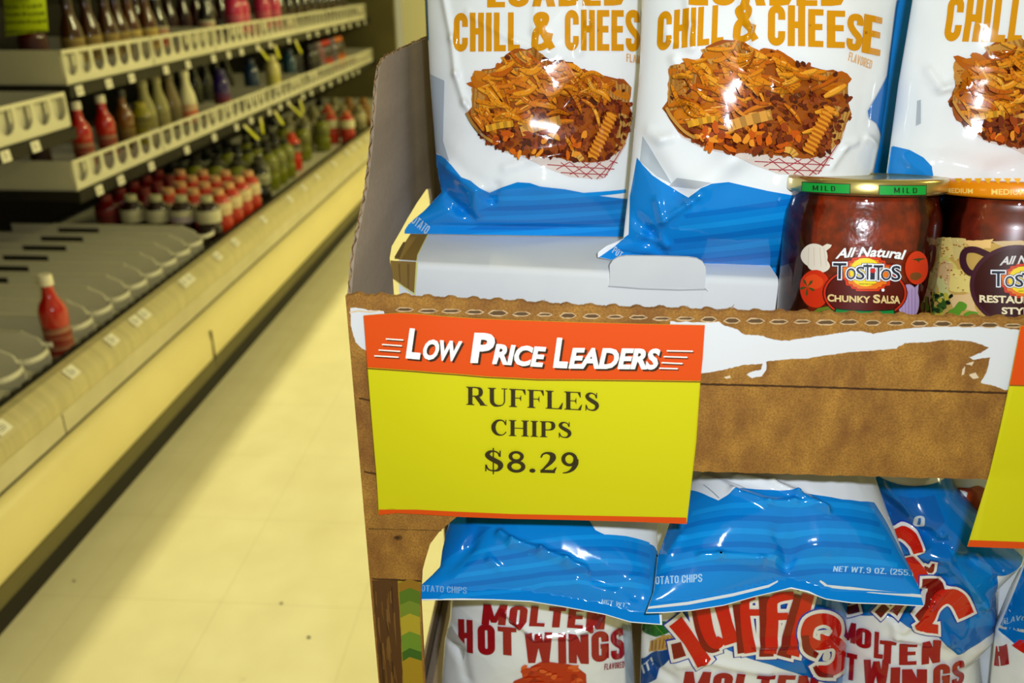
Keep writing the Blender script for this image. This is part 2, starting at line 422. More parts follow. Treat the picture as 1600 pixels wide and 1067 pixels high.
class Plane(Surf):
    """upright plane facing the viewer at distance Y; coordinates are X and Z"""
    grid = 0
    def __init__(s, Y): s.Y = Y
    def pts(s, A, off): return np.stack([A[:, 0], s.Y - off, A[:, 1]], 1)
    def inv(s, P): return np.array([atY(p[0], p[1], s.Y)[[0, 2]] for p in P])
    def out(s, A): return np.tile((0, -1.0, 0), (len(A), 1))

def basis(yaw=0, tilt=0, roll=0):
    R = Matrix.Rotation(yaw, 3, 'Z') @ Matrix.Rotation(-tilt, 3, 'X') @ Matrix.Rotation(roll, 3, 'Y')
    return np.array(R)

class Bag(Surf):
    """a puffed film bag: outline left/right/bottom in its own middle plane, a bulge to both sides and creases"""
    grid = 0.0016
    def __init__(s, O, yaw, tilt, roll, H, left, right, bottom=None, T=0.035, Tb=0.03, zt=0.06, zt2=0.06, fin=0.008, pu=2.4, pw=0.7, seed=1, wob=0.0016, px=True, creases=(), corner=None):
        s.O = np.array(O, float); s.R = basis(yaw, tilt, roll); s.H = H; s.T = T; s.Tb = Tb; s.zt = zt; s.zt2 = zt2; s.fin = fin; s.pu = pu; s.pw = pw
        cv = (lambda L: np.array([s.mid(*p) for p in L])) if px else (lambda L: np.array(L, float))
        l = cv(left); r = cv(right); l = l[l[:, 1].argsort()]; r = r[r[:, 1].argsort()]
        s.l, s.r = l, r
        s.b = None
        if bottom is not None: b = cv(bottom); s.b = b[b[:, 0].argsort()]
        g = np.random.default_rng(seed)
        s.wv = [(g.uniform(12, 40) * (1 if k % 2 else 1.6), g.uniform(0, PI), g.uniform(0, 6.3), g.uniform(0.5, 1), g.uniform(-.006, .006), g.uniform(60, 120)) for k in range(14)]
        s.wob = wob
        s.cr = []
        for c in creases:
            pts, amp, w = c
            q = s.inv(np.array(pts, float)) if px else np.array(pts, float)
            for i in range(len(q) - 1): s.cr.append((q[i], q[i + 1], amp, w))
    def mid(s, px, py):
        d = s.R.T @ ray(px, py); o = s.R.T @ (EYE - s.O); t = -o[1] / d[1]; p = o + d * t
        return p[0], p[2]
    def uv(s, x, z):
        b = np.interp(x, s.b[:, 0], s.b[:, 1]) if s.b is not None else 0.0
        v = (z - b) / (s.H - b); z0 = v * s.H
        l = np.interp(z0, s.l[:, 1], s.l[:, 0]); r = np.interp(z0, s.r[:, 1], s.r[:, 0])
        return (2 * x - l - r) / np.maximum(r - l, 1e-6), v
    def prof(s, u, v):
        d = np.clip((v * s.H - s.fin) / s.zt, 0, 1); e = np.clip(((1 - v) * s.H - s.fin) / s.zt2, 0, 1)
        return np.clip(1 - np.abs(u) ** s.pu, 0, 1) ** s.pw * np.sin(PI / 2 * d) ** .75 * np.sin(PI / 2 * e) ** .75
    def wr(s, x, z):
        h = np.zeros_like(x)
        for f, a, p, m, wp, wf in s.wv:
            q = x * math.cos(a) + z * math.sin(a); r = -x * math.sin(a) + z * math.cos(a)
            t = np.sin(f * (q + wp * np.sin(wf * r)) * 2 + p); h += m * (1 - np.abs(t)) ** 1.5 * (0.6 + .4 * np.sin(31 * r + p * 3))
        h = h * s.wob * .75 / 2.2 - s.wob * .75
        for a, b, amp, w in s.cr:
            ab = b - a; t = np.clip(((x - a[0]) * ab[0] + (z - a[1]) * ab[1]) / max(ab @ ab, 1e-9), 0, 1)
            d = np.hypot(x - a[0] - t * ab[0], z - a[1] - t * ab[1]); h += amp * np.exp(-(d / max(w, .0021)) ** 2 * .6)
        return h
    def front(s, x, z, wr=True):
        u, v = s.uv(x, z); p = s.prof(u, v); h = s.T * p
        if wr: h = h + s.wr(x, z) * np.clip(p * 2.5, 0.06, 1) * np.clip((1 - np.abs(u)) * 12, 0, 1)
        return -h
    def world(s, L): return s.O + L @ s.R.T
    def pts(s, A, off):
        x, z = A[:, 0].copy(), A[:, 1].copy()          # print ends where the film ends
        for _ in range(3):
            b = np.interp(x, s.b[:, 0], s.b[:, 1]) if s.b is not None else np.zeros(len(x))
            z = np.clip(z, b + .0002, s.H - .0002); z0 = (z - b) / (s.H - b) * s.H
            x = np.clip(x, np.interp(z0, s.l[:, 1], s.l[:, 0]) + .0002, np.interp(z0, s.r[:, 1], s.r[:, 0]) - .0002)
        return s.world(np.stack([x, s.front(x, z) - off, z], 1))
    def nrm(s, A, h=.0005):
        f = lambda B: s.world(np.stack([B[:, 0], s.front(B[:, 0], B[:, 1]), B[:, 1]], 1)); e = np.array((h, 0)); g = np.array((0, h))
        n = np.cross(f(A + e) - f(A - e), f(A + g) - f(A - g)); return n / np.maximum(np.linalg.norm(n, axis=1, keepdims=True), 1e-12)
    def out(s, A): return np.tile(s.R @ np.array((0, -1.0, 0)), (len(A), 1))
    def inv(s, P):
        o = s.R.T @ (EYE - s.O); res = []
        ts = np.linspace(0, 1, 90)
        for p in P:
            d = s.R.T @ ray(p[0], p[1]); t1 = (0.0 - o[1]) / d[1]; t0 = (-s.T * 1.15 - o[1]) / d[1]
            t = t0 + (t1 - t0) * ts; Q = o + d * t[:, None]; g = Q[:, 1] - s.front(Q[:, 0], Q[:, 2], False)
            k = np.argmax(g > 0) if (g > 0).any() else len(ts) - 1
            if k > 0 and g[k] > g[k - 1]: w = np.clip((0 - g[k - 1]) / (g[k] - g[k - 1]), 0, 1); q = Q[k - 1] + (Q[k] - Q[k - 1]) * w
            else: q = Q[k]
            res.append((q[0], q[2]))
        return np.array(res)
    def body(s, name, m, parent, nu=150, nv=230):
        U = np.sin(np.linspace(-PI / 2, PI / 2, nu) * .94) / math.sin(PI / 2 * .94); Vv = np.linspace(0, 1, nv)
        u, v = np.meshgrid(U, Vv); z0 = v * s.H
        l = np.interp(z0, s.l[:, 1], s.l[:, 0]); r = np.interp(z0, s.r[:, 1], s.r[:, 0]); x = (l + r) / 2 + u * (r - l) / 2
        b = np.interp(x, s.b[:, 0], s.b[:, 1]) if s.b is not None else 0.0
        z = b + v * (s.H - b)
        yf = s.front(x.ravel(), z.ravel()).reshape(x.shape); yb = s.Tb * s.prof(u, v) + s.wr(x + .4, z) * .5 * np.clip(s.prof(u, v) * 2, 0, 1) + .0006
        yf[:, 0] = 0; yf[:, -1] = 0
        Fv = s.world(np.stack([x, yf, z], -1).reshape(-1, 3)); Bv = s.world(np.stack([x, yb, z], -1).reshape(-1, 3))
        idx = np.arange(nu * nv).reshape(nv, nu); n = nu * nv; F = []
        for j in range(nv - 1):
            for i in range(nu - 1):
                a, b_, c, d = idx[j, i], idx[j, i + 1], idx[j + 1, i + 1], idx[j + 1, i]
                F.append((a, b_, c, d)); F.append((a + n, d + n, c + n, b_ + n))
        for j in range(nv - 1):
            F.append((idx[j, 0], idx[j + 1, 0], idx[j + 1, 0] + n, idx[j, 0] + n)); F.append((idx[j + 1, -1], idx[j, -1], idx[j, -1] + n, idx[j + 1, -1] + n))
        for i in range(nu - 1):
            F.append((idx[0, i + 1], idx[0, i], idx[0, i] + n, idx[0, i + 1] + n)); F.append((idx[-1, i], idx[-1, i + 1], idx[-1, i + 1] + n, idx[-1, i] + n))
        me = bpy.data.meshes.new(name); me.from_pydata([tuple(p) for p in np.concatenate([Fv, Bv])], [], [tuple(int(i) for i in f) for f in F])
        return link_mesh(name, me, m, parent, True)

# ------------------------------------------------------------------ materials
M_INKPAPER = ink_mat('printed_paper', 0.55, 0.35)
M_INKFILM = ink_mat('printed_film', 0.11, 0.45, coat=0.1)
M_INKGLASS = ink_mat('printed_jar_label', 0.3, 0.5)
M_INKCARD = ink_mat('printed_cardboard', 0.75, 0.2)
M_FILM = noise_mat('silver_white_film', (234, 239, 243), (240, 243, 246), (20, 20, 20), 0.11, 0.45, coat=0.1)
M_FILMBLUE = noise_mat('blue_film', (10, 118, 204), (14, 130, 218), (20, 20, 20), 0.11, 0.45, coat=0.1)
M_KRAFT = noise_mat('grey_brown_cardboard', (140, 125, 108), (154, 138, 120), (3, 3, 40), 0.85, 0.15, c3=(128, 113, 96), scale3=300)
M_EDGE = noise_mat('torn_brown_edge', (96, 70, 42), (150, 122, 86), (260, 260, 260), 0.9, 0.1, lo=.4, hi=.6)
M_WOODPRINT = noise_mat('wood_print_cardboard', (128, 84, 38), (176, 128, 54), (70, 10, 40), 0.7, 0.25, detail=5, lo=.3, hi=.7, c3=(92, 58, 26), scale3=900, f3=0.6)
M_WHITECARD = noise_mat('white_cardboard', (214, 217, 219), (222, 224, 224), (12, 12, 12), 0.7, 0.25)
M_WHITEPLASTIC = noise_mat('white_plastic', (206, 202, 178), (216, 212, 188), (5, 5, 5), 0.4, 0.4)
M_CREAM = noise_mat('cream_enamel', (214, 200, 140), (224, 210, 150), (2, 2, 2), 0.35, 0.5)
M_CREAMWALL = noise_mat('cream_wall_paint', (240, 236, 200), (244, 240, 206), (2, 2, 2), 0.7, 0.2)
M_GREYPANEL = noise_mat('grey_enamel', (192, 184, 150), (202, 194, 160), (3, 3, 3), 0.5, 0.4, c3=(166, 156, 122), scale3=14, f3=0.3)
M_DARK = noise_mat('dark_metal', (26, 24, 18), (34, 31, 24), (6, 6, 6), 0.6, 0.3)
M_OLIVE = noise_mat('olive_grey_enamel', (92, 86, 52), (102, 95, 58), (4, 4, 4), 0.6, 0.3)
M_ALU = noise_mat('dull_aluminium', (176, 166, 122), (192, 180, 132), (4, 60, 4), 0.32, 0.5)
M_TAGWHITE = mat('white_tag_paper', (236, 232, 214), 0.5)
M_CLEAR = veil_mat('milky_clear_plastic', (244, 240, 220), 0.3, 0.25)
M_GLASS = glass_mat('clear_glass')

# ------------------------------------------------------------------ the room
HF = 0.0
DY = 0.4676                                              # front face of the cardboard display
Zr = lambda z: EYE[2] + z                                # heights measured from the eye
def floor_material():
    m = noise_mat('cream_vinyl_tile', (226, 220, 186), (236, 230, 198), (3.0, 1.2, 1), 0.42, 0.35, detail=6, c3=(206, 196, 156), scale3=9, f3=0.25)
    nt = m.node_tree; N = nt.nodes; L = nt.links; b = N['Principled BSDF']
    src = b.inputs['Base Color'].links[0].from_socket
    tc = N.new('ShaderNodeTexCoord'); sp = N.new('ShaderNodeSeparateXYZ'); L.new(tc.outputs['Object'], sp.inputs[0])
    def seam(sock, off):
        a = N.new('ShaderNodeMath'); a.operation = 'ADD'; a.inputs[1].default_value = off; L.new(sock, a.inputs[0])
        w = N.new('ShaderNodeMath'); w.operation = 'PINGPONG'; w.inputs[1].default_value = 0.1525; L.new(a.outputs[0], w.inputs[0])
        c = N.new('ShaderNodeMath'); c.operation = 'LESS_THAN'; c.inputs[1].default_value = 0.0007; L.new(w.outputs[0], c.inputs[0])
        return c.outputs[0]
    mx = N.new('ShaderNodeMath'); mx.operation = 'MAXIMUM'; L.new(seam(sp.outputs[0], 1.04 + 3.05), mx.inputs[0]); L.new(seam(sp.outputs[1], -1.44 + 3.05), mx.inputs[1])
    # worn scuffs and grit
    n2 = N.new('ShaderNodeTexNoise'); n2.inputs['Scale'].default_value = 7; n2.inputs['Detail'].default_value = 8; n2.inputs['Roughness'].default_value = .7; L.new(tc.outputs['Object'], n2.inputs['Vector'])
    r2 = N.new('ShaderNodeMapRange'); r2.inputs[1].default_value = .66; r2.inputs[2].default_value = .74; r2.inputs[4].default_value = .35; L.new(n2.outputs[0], r2.inputs[0])
    s2 = N.new('ShaderNodeMath'); s2.operation = 'MULTIPLY'; s2.inputs[1].default_value = .35; L.new(mx.outputs[0], s2.inputs[0])
    m2 = N.new('ShaderNodeMath'); m2.operation = 'MAXIMUM'; L.new(s2.outputs[0], m2.inputs[0]); L.new(r2.outputs[0], m2.inputs[1])
    k = N.new('ShaderNodeMix'); k.data_type = 'RGBA'; L.new(m2.outputs[0], k.inputs[0]); L.new(src, k.inputs[6]); k.inputs[7].default_value = (*lin((150, 136, 96)), 1)
    L.new(k.outputs[2], b.inputs['Base Color'])
    return m
f = MB(); f.box(-2.2, 3.2, -1.5, 7.6, -0.05, 0.0); fo = f.build('floor', floor_material()); fo['kind'] = 'structure'
w = MB(); w.box(-1.29, 3.2, 6.8, 6.95, 0, 3.0); wo = w.build('wall_back', M_CREAMWALL); wo['kind'] = 'structure'
# grit on the floor
for (px, py, r) in ((482, 996, .006), (440, 943, .004), (790, 1066, .006), (116, 908, .003)):
    p = atZ(px, py, 0); mb = MB(); n = 7
    vs = [(p[0] + r * random.uniform(.5, 1.3) * math.cos(6.28 * k / n), p[1] + r * random.uniform(.3, .8) * math.sin(6.28 * k / n), 0.0002) for k in range(n)]
    mb.add(vs + [(v[0], v[1], 0.0018) for v in vs], [tuple(range(n))[::-1], tuple(range(n, 2 * n))] + [(k, (k + 1) % n, n + (k + 1) % n, n + k) for k in range(n)])
    if px < 600: tag(mb.build('dirt_crumb', M_DARK), {482: 'dark crumb on the cream floor nearest the cardboard display', 440: 'small dark crumb in the middle of the cream floor', 116: 'tiny dark crumb on the shaded floor by the cooler'}[px], 'crumb', 'crumbs on the floor')

# ------------------------------------------------------------------ refrigerated case along the left wall
YA, YM, YB = 0.3, 2.5, 6.55                               # near end, joint between the two sections, far end
case = empty('refrigerated_case', (-1.5, 3.4, 0), 'long open refrigerated drinks case with cream bumper along the aisle', 'refrigerator')
def part(name, mb, m, **k): return mb.build(name, m, case, **k)
mb = MB(); mb.box(-1.95, -1.15, YA, YB, 0.001, .11); part('kick_plate', mb, M_DARK)
prof = [(-1.19, .10), (-1.118, .112), (-1.098, .125), (-1.088, .16), (-1.086, .215), (-1.092, .255), (-1.105, .283), (-1.125, .297), (-1.19, .30)]
mb = MB(); mb.extr(prof, 'y', YA, YB); shade_auto(part('bumper', mb, M_CREAM))
mb = MB(); mb.extr([(-1.1, .108), (-1.094, .108), (-1.083, .13), (-1.083, .158), (-1.09, .16)], 'y', YA, YB); part('bumper_trim', mb, M_OLIVE)
mb = MB(); mb.box(-1.1285, -1.1165, YA, YB, .2975, .3015); part('bumper_gasket', mb, M_DARK)
mb = MB(); mb.box(-1.19, -1.1185, YA, YB, .30, .352); part('lower_panel', mb, M_GREYPANEL)
prof = [(-1.19, .352), (-1.118, .352), (-1.112, .36), (-1.112, .385), (-1.118, .40), (-1.145, .425), (-1.165, .428), (-1.19, .41)]
mb = MB(); mb.extr(prof, 'y', YA, YB); shade_auto(part('front_rail', mb, M_ALU), .5)
for nm, y0, y1 in (('lower_joint', 1.62, 1.623),):
    mb = MB(); mb.box(-1.1195, -1.1178, y0, y1, .303, .350); mb.box(-1.0885, -1.0825, 2.35, 2.353, .13, .25); part('panel_seam', mb, M_DARK)
# air grille: a dark zigzag strip behind the rail
mb = MB(); y = YA; k = 0; zz = []
while y < YB:
    a, b = (-1.168, -1.176) if k % 2 else (-1.176, -1.168)
    mb.box(min(a, b) - .003, max(a, b) - .004, y, y + .02, .405, .431 + .003 * (k % 2)); y += .02; k += 1
part('air_grille', mb, M_DARK)
mb = MB(); mb.box(-1.95, -1.185, YA, YB, .37, .384); part('deck', mb, M_WHITEPLASTIC)
mb = MB(); mb.box(-2.0, -1.95, YA, YB, 0, 2.05); part('back_panel', mb, M_DARK)
mb = MB(); mb.box(-2.0, -1.30, YB, YB + .05, 0, 2.05); mb.box(-1.30, -1.19, YB, YB + .05, 0, .45); part('end_panel', mb, M_OLIVE)
mb = MB(); mb.box(-2.0, -1.15, YA, YB + .05, 2.0, 2.2); part('canopy', mb, M_OLIVE)
def shelf(y0, y1, z, xf):
    mb = MB(); mb.box(-1.95, xf, y0, y1, z - .03, z); s = part('shelf', mb, M_DARK)
    mb = MB(); mb.extr([(xf, z - .036), (xf + .008, z - .036), (xf + .012, z - .004), (xf, z - .002)], 'y', y0, y1); mb.build('price_rail', M_DARK, s)
    return s
Z1, Z2, ZN = Zr(-.302), Zr(-.592), Zr(-.409)
X1, X2 = -1.492, -1.462
shelf(YM + .03, YB, Z1, X1); shelf(YM - .08, YB, Z2, X2); shelf(YA, 2.47, ZN, -1.462); shelf(YA, YB, Zr(.10), -1.52)
# white price tags clipped to the rails
def price_tag_mesh():
    mb = MB(); mb.box(-.0012, .0012, -.019, .019, -.014, .014); return mb
protag = price_tag_mesh().build('price_tag', M_TAGWHITE, case); protag.location = (-99, 0, 0); first = [True]
mb = MB()
for k in range(4): mb.box(.0012, .0016, -.013, -.013 + random.uniform(.012, .026), .008 - .005 * k, .0095 - .005 * k)
bar = mb.build('barcode', M_DARK, protag)
def put_tag(x, y, z, tilt):
    if first[0]: o = protag; first[0] = False
    else:
        o = protag.copy(); C.objects.link(o); b = bar.copy(); C.objects.link(b); b.parent = o
    o.location = Vector((x, y, z)); o.rotation_euler = (0, tilt, 0)
for (px, py) in ((3, 672), (112, 584), (176, 539), (226, 496), (213, 508), (289, 450), (297, 443), (341, 411), (368, 386), (412, 349), (453, 320), (475, 302), (496, 286), (522, 262), (543, 245), (552, 238), (561, 229), (572, 218), (584, 208)):
    p = atX(px, py, -1.13); put_tag(-1.1295, p[1], .4145, -.82)
for (px, py) in ((117, 136), (163, 124), (199, 116), (253, 102), (288, 95), (328, 83), (352, 78), (372, 73), (398, 67), (418, 63), (447, 55), (478, 49), (492, 45), (508, 41), (520, 38), (532, 34), (543, 31), (556, 29), (567, 26)):
    put_tag(X1 + .0125, atX(px, py, X1)[1], Z1 - .02, -.1)
for (px, py) in ((149, 296), (183, 281), (231, 259), (287, 234), (330, 214), (365, 197), (388, 187), (417, 175), (434, 166), (447, 160), (470, 152), (483, 144), (500, 135), (513, 130), (527, 123), (538, 119), (548, 114), (557, 111)):
    put_tag(X2 + .0125, atX(px, py, X2)[1], Z2 - .02, -.1)
for (px, py) in ((3, 245), (51, 234)): put_tag(-1.462 + .0125, atX(px, py, -1.46)[1], ZN - .02, -.1)

# white bottle trays: each has a fence of rounded windows, two sides and a base
def ordinal(n): return ['first', 'second', 'third', 'fourth', 'fifth', 'sixth', 'seventh', 'eighth', 'ninth', 'tenth', 'eleventh', 'twelfth', 'thirteenth', 'fourteenth', 'fifteenth', 'sixteenth'][n]
def tray(y0, n, pitch, z, xf, h, label, group, depth=.42, full=()):
    y1 = y0 + n * pitch; t = empty('bottle_tray', (xf, y0, z), label, 'tray', group)
    mb = MB(); mb.box(xf - depth, xf, y0 + .002, y1 - .002, z, z + .004); mb.build('tray_base', M_WHITEPLASTIC, t)
    for yy in (y0 + .002, y1 - .006):
        mb = MB(); mb.box(xf - depth, xf - .006, yy, yy + .004, z + .004, z + h); mb.build('side_panel', M_WHITEPLASTIC, t)
    # fence: cells with a rounded window
    bm = bmesh.new()
    for k in range(n):
        a0, a1 = y0 + .002 + k * (pitch - .004 / n), y0 + .002 + (k + 1) * (pitch - .004 / n); c = (a0 + a1) / 2; hw = pitch * .40; zb, zt = z + h * .24, z + h * .88
        outer = [(a0, z + .004), (a1, z + .004), (a1, z + h), (a0, z + h)]
        inner = [(c - hw, zt), (c + hw, zt)] + [(c + hw * math.cos(q * PI / 12), zb + hw * .9 - hw * .9 * math.sin(q * PI / 12)) for q in range(13)]
        es = []
        for lp in (outer, inner):
            vs = [bm.verts.new((xf, p[0], p[1])) for p in lp]; es += [bm.edges.new((vs[i], vs[(i + 1) % len(vs)])) for i in range(len(vs))]
        bmesh.ops.triangle_fill(bm, edges=es, use_beauty=True)
    bmesh.ops.remove_doubles(bm, verts=bm.verts, dist=1e-5); bmesh.ops.recalc_face_normals(bm, faces=bm.faces)
    me = bpy.data.meshes.new('window_fence'); bm.to_mesh(me); bm.free()
    fo = link_mesh('window_fence', me, M_WHITEPLASTIC, t); so = fo.modifiers.new('thick', 'SOLIDIFY'); so.thickness = .005; so.offset = 0
    mb = MB()
    for k in range(1, n): mb.box(xf - depth, xf - .006, y0 + k * pitch - .001, y0 + k * pitch + .001, z + .004, z + h * .5)
    mb.build('lane_divider', M_CLEAR, t)
    for k in range(n):
        c = y0 + (k + .5) * pitch
        if not any(abs(c - f) < pitch * .95 for f in full):
            mb = MB(); mb.box(xf - .026, xf - .02, c - pitch * .42, c + pitch * .42, z + .005, z + h * .82); mb.build('pusher_plate', M_WHITEPLASTIC, t)
    return t
FULL1 = [2.76, 2.87, 2.985, 3.06, 3.15, 3.28, 3.37, 3.83, 4.13, 4.22, 4.52, 4.68] + [4.9 + .15 * k for k in range(10)]; FULL2 = [2.66, 2.81, 2.945, 3.03, 3.13, 3.24, 3.345, 3.46, 3.82, 4.3, 4.52, 4.85] + [5.2 + .1 * k for k in range(8)]
for k in range(7): tray(2.535 + k * .575, 7 if k < 6 else 6, .0815, Z1, X1, .098, 'white windowed tray, %s from the near end of the upper shelf' % ordinal(k), 'trays on the upper shelf', full=FULL1)
for k in range(7): tray(2.425 + k * .59, 7 if k < 6 else 6, .084, Z2, X2, .088, 'white windowed tray, %s from the near end of the middle shelf' % ordinal(k), 'trays on the middle shelf', full=FULL2)
for k in range(3): tray(2.465 - (k + 1) * .59, 7, .084, ZN, -1.462, .098, 'white windowed tray, %s from the joint on the stub shelf at far left' % ordinal(k), 'trays on the stub shelf')

# pusher lanes of milky plastic on the lower deck, each with a rounded front loop
DK = .384
def lane(y, label):
    t = empty('pusher_lane', (-1.3, y, DK), label, 'divider', 'empty pusher lanes on the lower deck')
    mb = MB(); mb.extr([(-1.86, DK + .001), (-1.215, DK + .001), (-1.215, DK + .05), (-1.235, DK + .085), (-1.27, DK + .10), (-1.86, DK + .10)], 'y', y - .0015, y + .0015); mb.build('divider', M_CLEAR, t)
    mb = MB(); mb.box(-1.86, -1.27, y - .003, y + .003, DK + .099, DK + .103); mb.build('divider_rim', M_WHITEPLASTIC, t)
    mb = MB(); mb.box(-1.86, -1.215, y + .004, y + .092, DK + .0006, DK + .004); mb.build('lane_floor', M_WHITEPLASTIC, t)
    pts = [(-1.225, y + .003, DK + .075)] + [(-1.222 + .026 * math.sin(a), y + .05 - .044 * math.cos(a), DK + .07) for a in np.linspace(0, PI, 11)] + [(-1.225, y + .094, DK + .075)]
    mb = MB()
    for i in range(len(pts) - 1):
        a, b = pts[i], pts[i + 1]; mb.add([(a[0], a[1], a[2] - .012), (b[0], b[1], b[2] - .012), (b[0], b[1], b[2]), (a[0], a[1], a[2])], [(0, 1, 2, 3)])
    o = mb.build('front_loop', M_CLEAR, t, fix=False); so = o.modifiers.new('thick', 'SOLIDIFY'); so.thickness = .002
    mb = MB(); mb.box(-1.70, -1.56, y - .0032, y - .0018, DK + .075, DK + .09); mb.build('slot', M_DARK, t)
LN = [1.17 + .1 * k for k in range(16)]
for k, y in enumerate(LN): lane(y, 'milky plastic pusher lane on the lower deck, %s from the near end' % ordinal(k))

# ------------------------------------------------------------------ bottles: built once, then copied with their parts
def copy_tree(o, parent=None):
    c = o.copy(); C.objects.link(c)
    if parent is not None: c.parent = parent
    for ch in list(o.children): copy_tree(ch, c)
    return c
PROTO = {}
def bottle(kind, loc, label, cat, group, scale=1.0):
    """kind = (shape, body, cap, label colour, second label colour)"""
    if kind not in PROTO:
        shape, cb, cc, cl, cl2 = kind
        r = empty('bottle', (0, 0, 0), 'x', 'bottle'); bmx = mat('body_%s' % (cb,), cb, .12, .6, coat=.3); cm = mat('cap_%s' % (cc,), cc, .4); lm = noise_mat('label_%s_%s' % (cl, cl2), cl, cl2, (3, 3, 60), .45, .4, lo=.46, hi=.54)
        if shape == 'sauce':      # slim neck
            B = [(.026, 0), (.030, .004), (.030, .10), (.0315, .105), (.0315, .135), (.027, .15), (.0165, .168), (.013, .185), (.0125, .20)]; Cc = [(.0155, .198), (.0155, .22), (.014, .223)]; Lb = [(.0306, .018), (.0306, .098)]
        elif shape == 'juice':    # squat, collar label, shoulder
            B = [(.036, 0), (.040, .005), (.040, .06), (.037, .066), (.037, .075), (.0405, .082), (.0405, .125), (.036, .136), (.02, .152), (.018, .156)]; Cc = [(.02, .152), (.02, .168), (.0185, .17)]; Lb = [(.0412, .084), (.0412, .126)]
        elif shape == 'tall':
            B = [(.030, 0), (.034, .005), (.034, .12), (.030, .145), (.018, .18), (.016, .20), (.016, .22)]; Cc = [(.018, .212), (.018, .235), (.0165, .237)]; Lb = [(.0346, .03), (.0346, .115)]
        else:                     # round: drinking yoghurt, soft shoulders
            B = [(.030, 0), (.036, .006), (.036, .11), (.0375, .13), (.034, .155), (.024, .175), (.018, .18)]; Cc = [(.022, .176), (.022, .198), (.019, .203)]; Lb = [(.0366, .03), (.0366, .108)]
        mb = MB(); mb.lathe(B, seg=22); shade_auto(mb.build('bottle_body', bmx, r), .9)
        mb = MB(); mb.lathe(Cc, seg=22); shade_auto(mb.build('cap', cm, r), .6)
        mb = MB(); mb.lathe(Lb, seg=22, cap=False); mb.build('label', lm, r, smooth=True)
        PROTO[kind] = r; o = r
    else: o = copy_tree(PROTO[kind])
    o.location = loc; o.scale = (scale,) * 3; o.rotation_euler = (0, 0, random.uniform(-.6, .6))
    tag(o, label, cat, group); return o
RED = ('sauce', (176, 22, 8), (226, 218, 196), (160, 120, 96), (120, 24, 12))
bottle(RED, (-1.212, 1.812, DK + .004), 'lone red bottle with white cap on the lower deck', 'bottle', None)
bottle(RED, (-1.55, 2.66, Z2 + .004), 'red bottle on the middle shelf, nearer of the two red ones', 'bottle', 'bottles on the middle shelf')
bottle(RED, (-1.55, 2.81, Z2 + .004), 'red bottle on the middle shelf, farther of the two red ones', 'bottle', 'bottles on the middle shelf')
bottle(('sauce', (52, 8, 6), (40, 20, 14), (60, 20, 14), (30, 10, 8)), (-1.68, 2.63, Z2 + .004), 'dark red bottle standing behind the nearer red bottle', 'bottle', 'bottles on the middle shelf')
mids = [(('sauce', (110, 66, 12), (30, 22, 12), (120, 96, 40), (90, 66, 24)), -1.55, 2.945, 'amber bottle with dark cap beside the farther red bottle'),
        (('juice', (132, 124, 20), (150, 140, 40), (90, 84, 30), (120, 112, 40)), -1.53, 3.03, 'squat yellow green bottle in front of the amber one'),
        (('tall', (148, 142, 92), (160, 154, 110), (136, 128, 84), (120, 110, 70)), -1.56, 3.13, 'milky bottle on the middle shelf, nearest of three pale ones'),
        (('tall', (148, 142, 92), (160, 154, 110), (136, 128, 84), (120, 110, 70)), -1.56, 3.24, 'milky bottle on the middle shelf, middle of three pale ones'),
        (('tall', (116, 100, 66), (110, 100, 74), (104, 92, 60), (84, 74, 46)), -1.56, 3.345, 'tan milky bottle next to the bright white bottle'),
        (('tall', (226, 220, 180), (232, 226, 190), (214, 206, 170), (196, 86, 50)), -1.545, 3.46, 'bright white bottle with orange mark on the middle shelf'),
        (('round', (44, 26, 100), (40, 24, 90), (70, 50, 110), (120, 40, 40)), -1.545, 3.82, 'purple bottle standing alone on the middle shelf'),
        (('round', (210, 200, 130), (212, 204, 140), (190, 180, 90), (200, 190, 100)), -1.545, 4.52, 'cream yellow bottle on the middle shelf past the purple one'),
        (('round', (30, 54, 90), (24, 34, 60), (30, 60, 100), (20, 30, 50)), -1.58, 4.3, 'dark blue bottle just before the cream yellow bottle'),
        (('round', (36, 70, 96), (30, 50, 74), (40, 80, 100), (30, 44, 60)), -1.56, 4.85, 'blue bottle just past the cream yellow bottle')]
for kd, x, y, lb in mids: bottle(kd, (x, y, Z2 + .004), lb, 'bottle', 'bottles on the middle shelf')
fars = [((30, 24, 26), (26, 20, 20)), ((24, 22, 30), (60, 50, 60)), ((120, 60, 80), (150, 120, 120)), ((40, 16, 16), (220, 40, 24)), ((40, 20, 40), (200, 60, 30)), ((70, 60, 80), (110, 100, 130)), ((60, 40, 20), (230, 130, 30)), ((50, 30, 16), (226, 110, 30))]
for k, (cb, cc) in enumerate(fars):
    bottle(('round', cb, cc, jit(cb, 8), cc), (-1.55, 5.2 + .1 * k, Z2 + .004), 'dark bottle with %s cap far along the middle shelf' % ['black', 'mauve', 'pale pink', 'bright red', 'orange red', 'lavender', 'golden', 'orange'][k], 'bottle', 'bottles near the far end of the middle shelf')
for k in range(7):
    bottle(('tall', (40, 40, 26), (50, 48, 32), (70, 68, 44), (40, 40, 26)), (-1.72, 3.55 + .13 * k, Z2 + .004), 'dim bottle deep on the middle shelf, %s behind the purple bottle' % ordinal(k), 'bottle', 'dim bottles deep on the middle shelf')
BROWN = ('tall', (66, 34, 10), (40, 24, 10), (150, 128, 70), (110, 84, 40)); GOLD = ('tall', (84, 44, 10), (56, 34, 12), (190, 170, 96), (150, 110, 50))
tops = [(BROWN, 2.76), (BROWN, 2.87), (BROWN, 2.985), (BROWN, 3.06), (GOLD, 3.15), (GOLD, 3.28), (('tall', (40, 30, 18), (200, 196, 180), (170, 164, 140), (180, 60, 40)), 3.37), (('tall', (20, 16, 14), (200, 196, 180), (200, 196, 170), (170, 40, 30)), 3.83)]
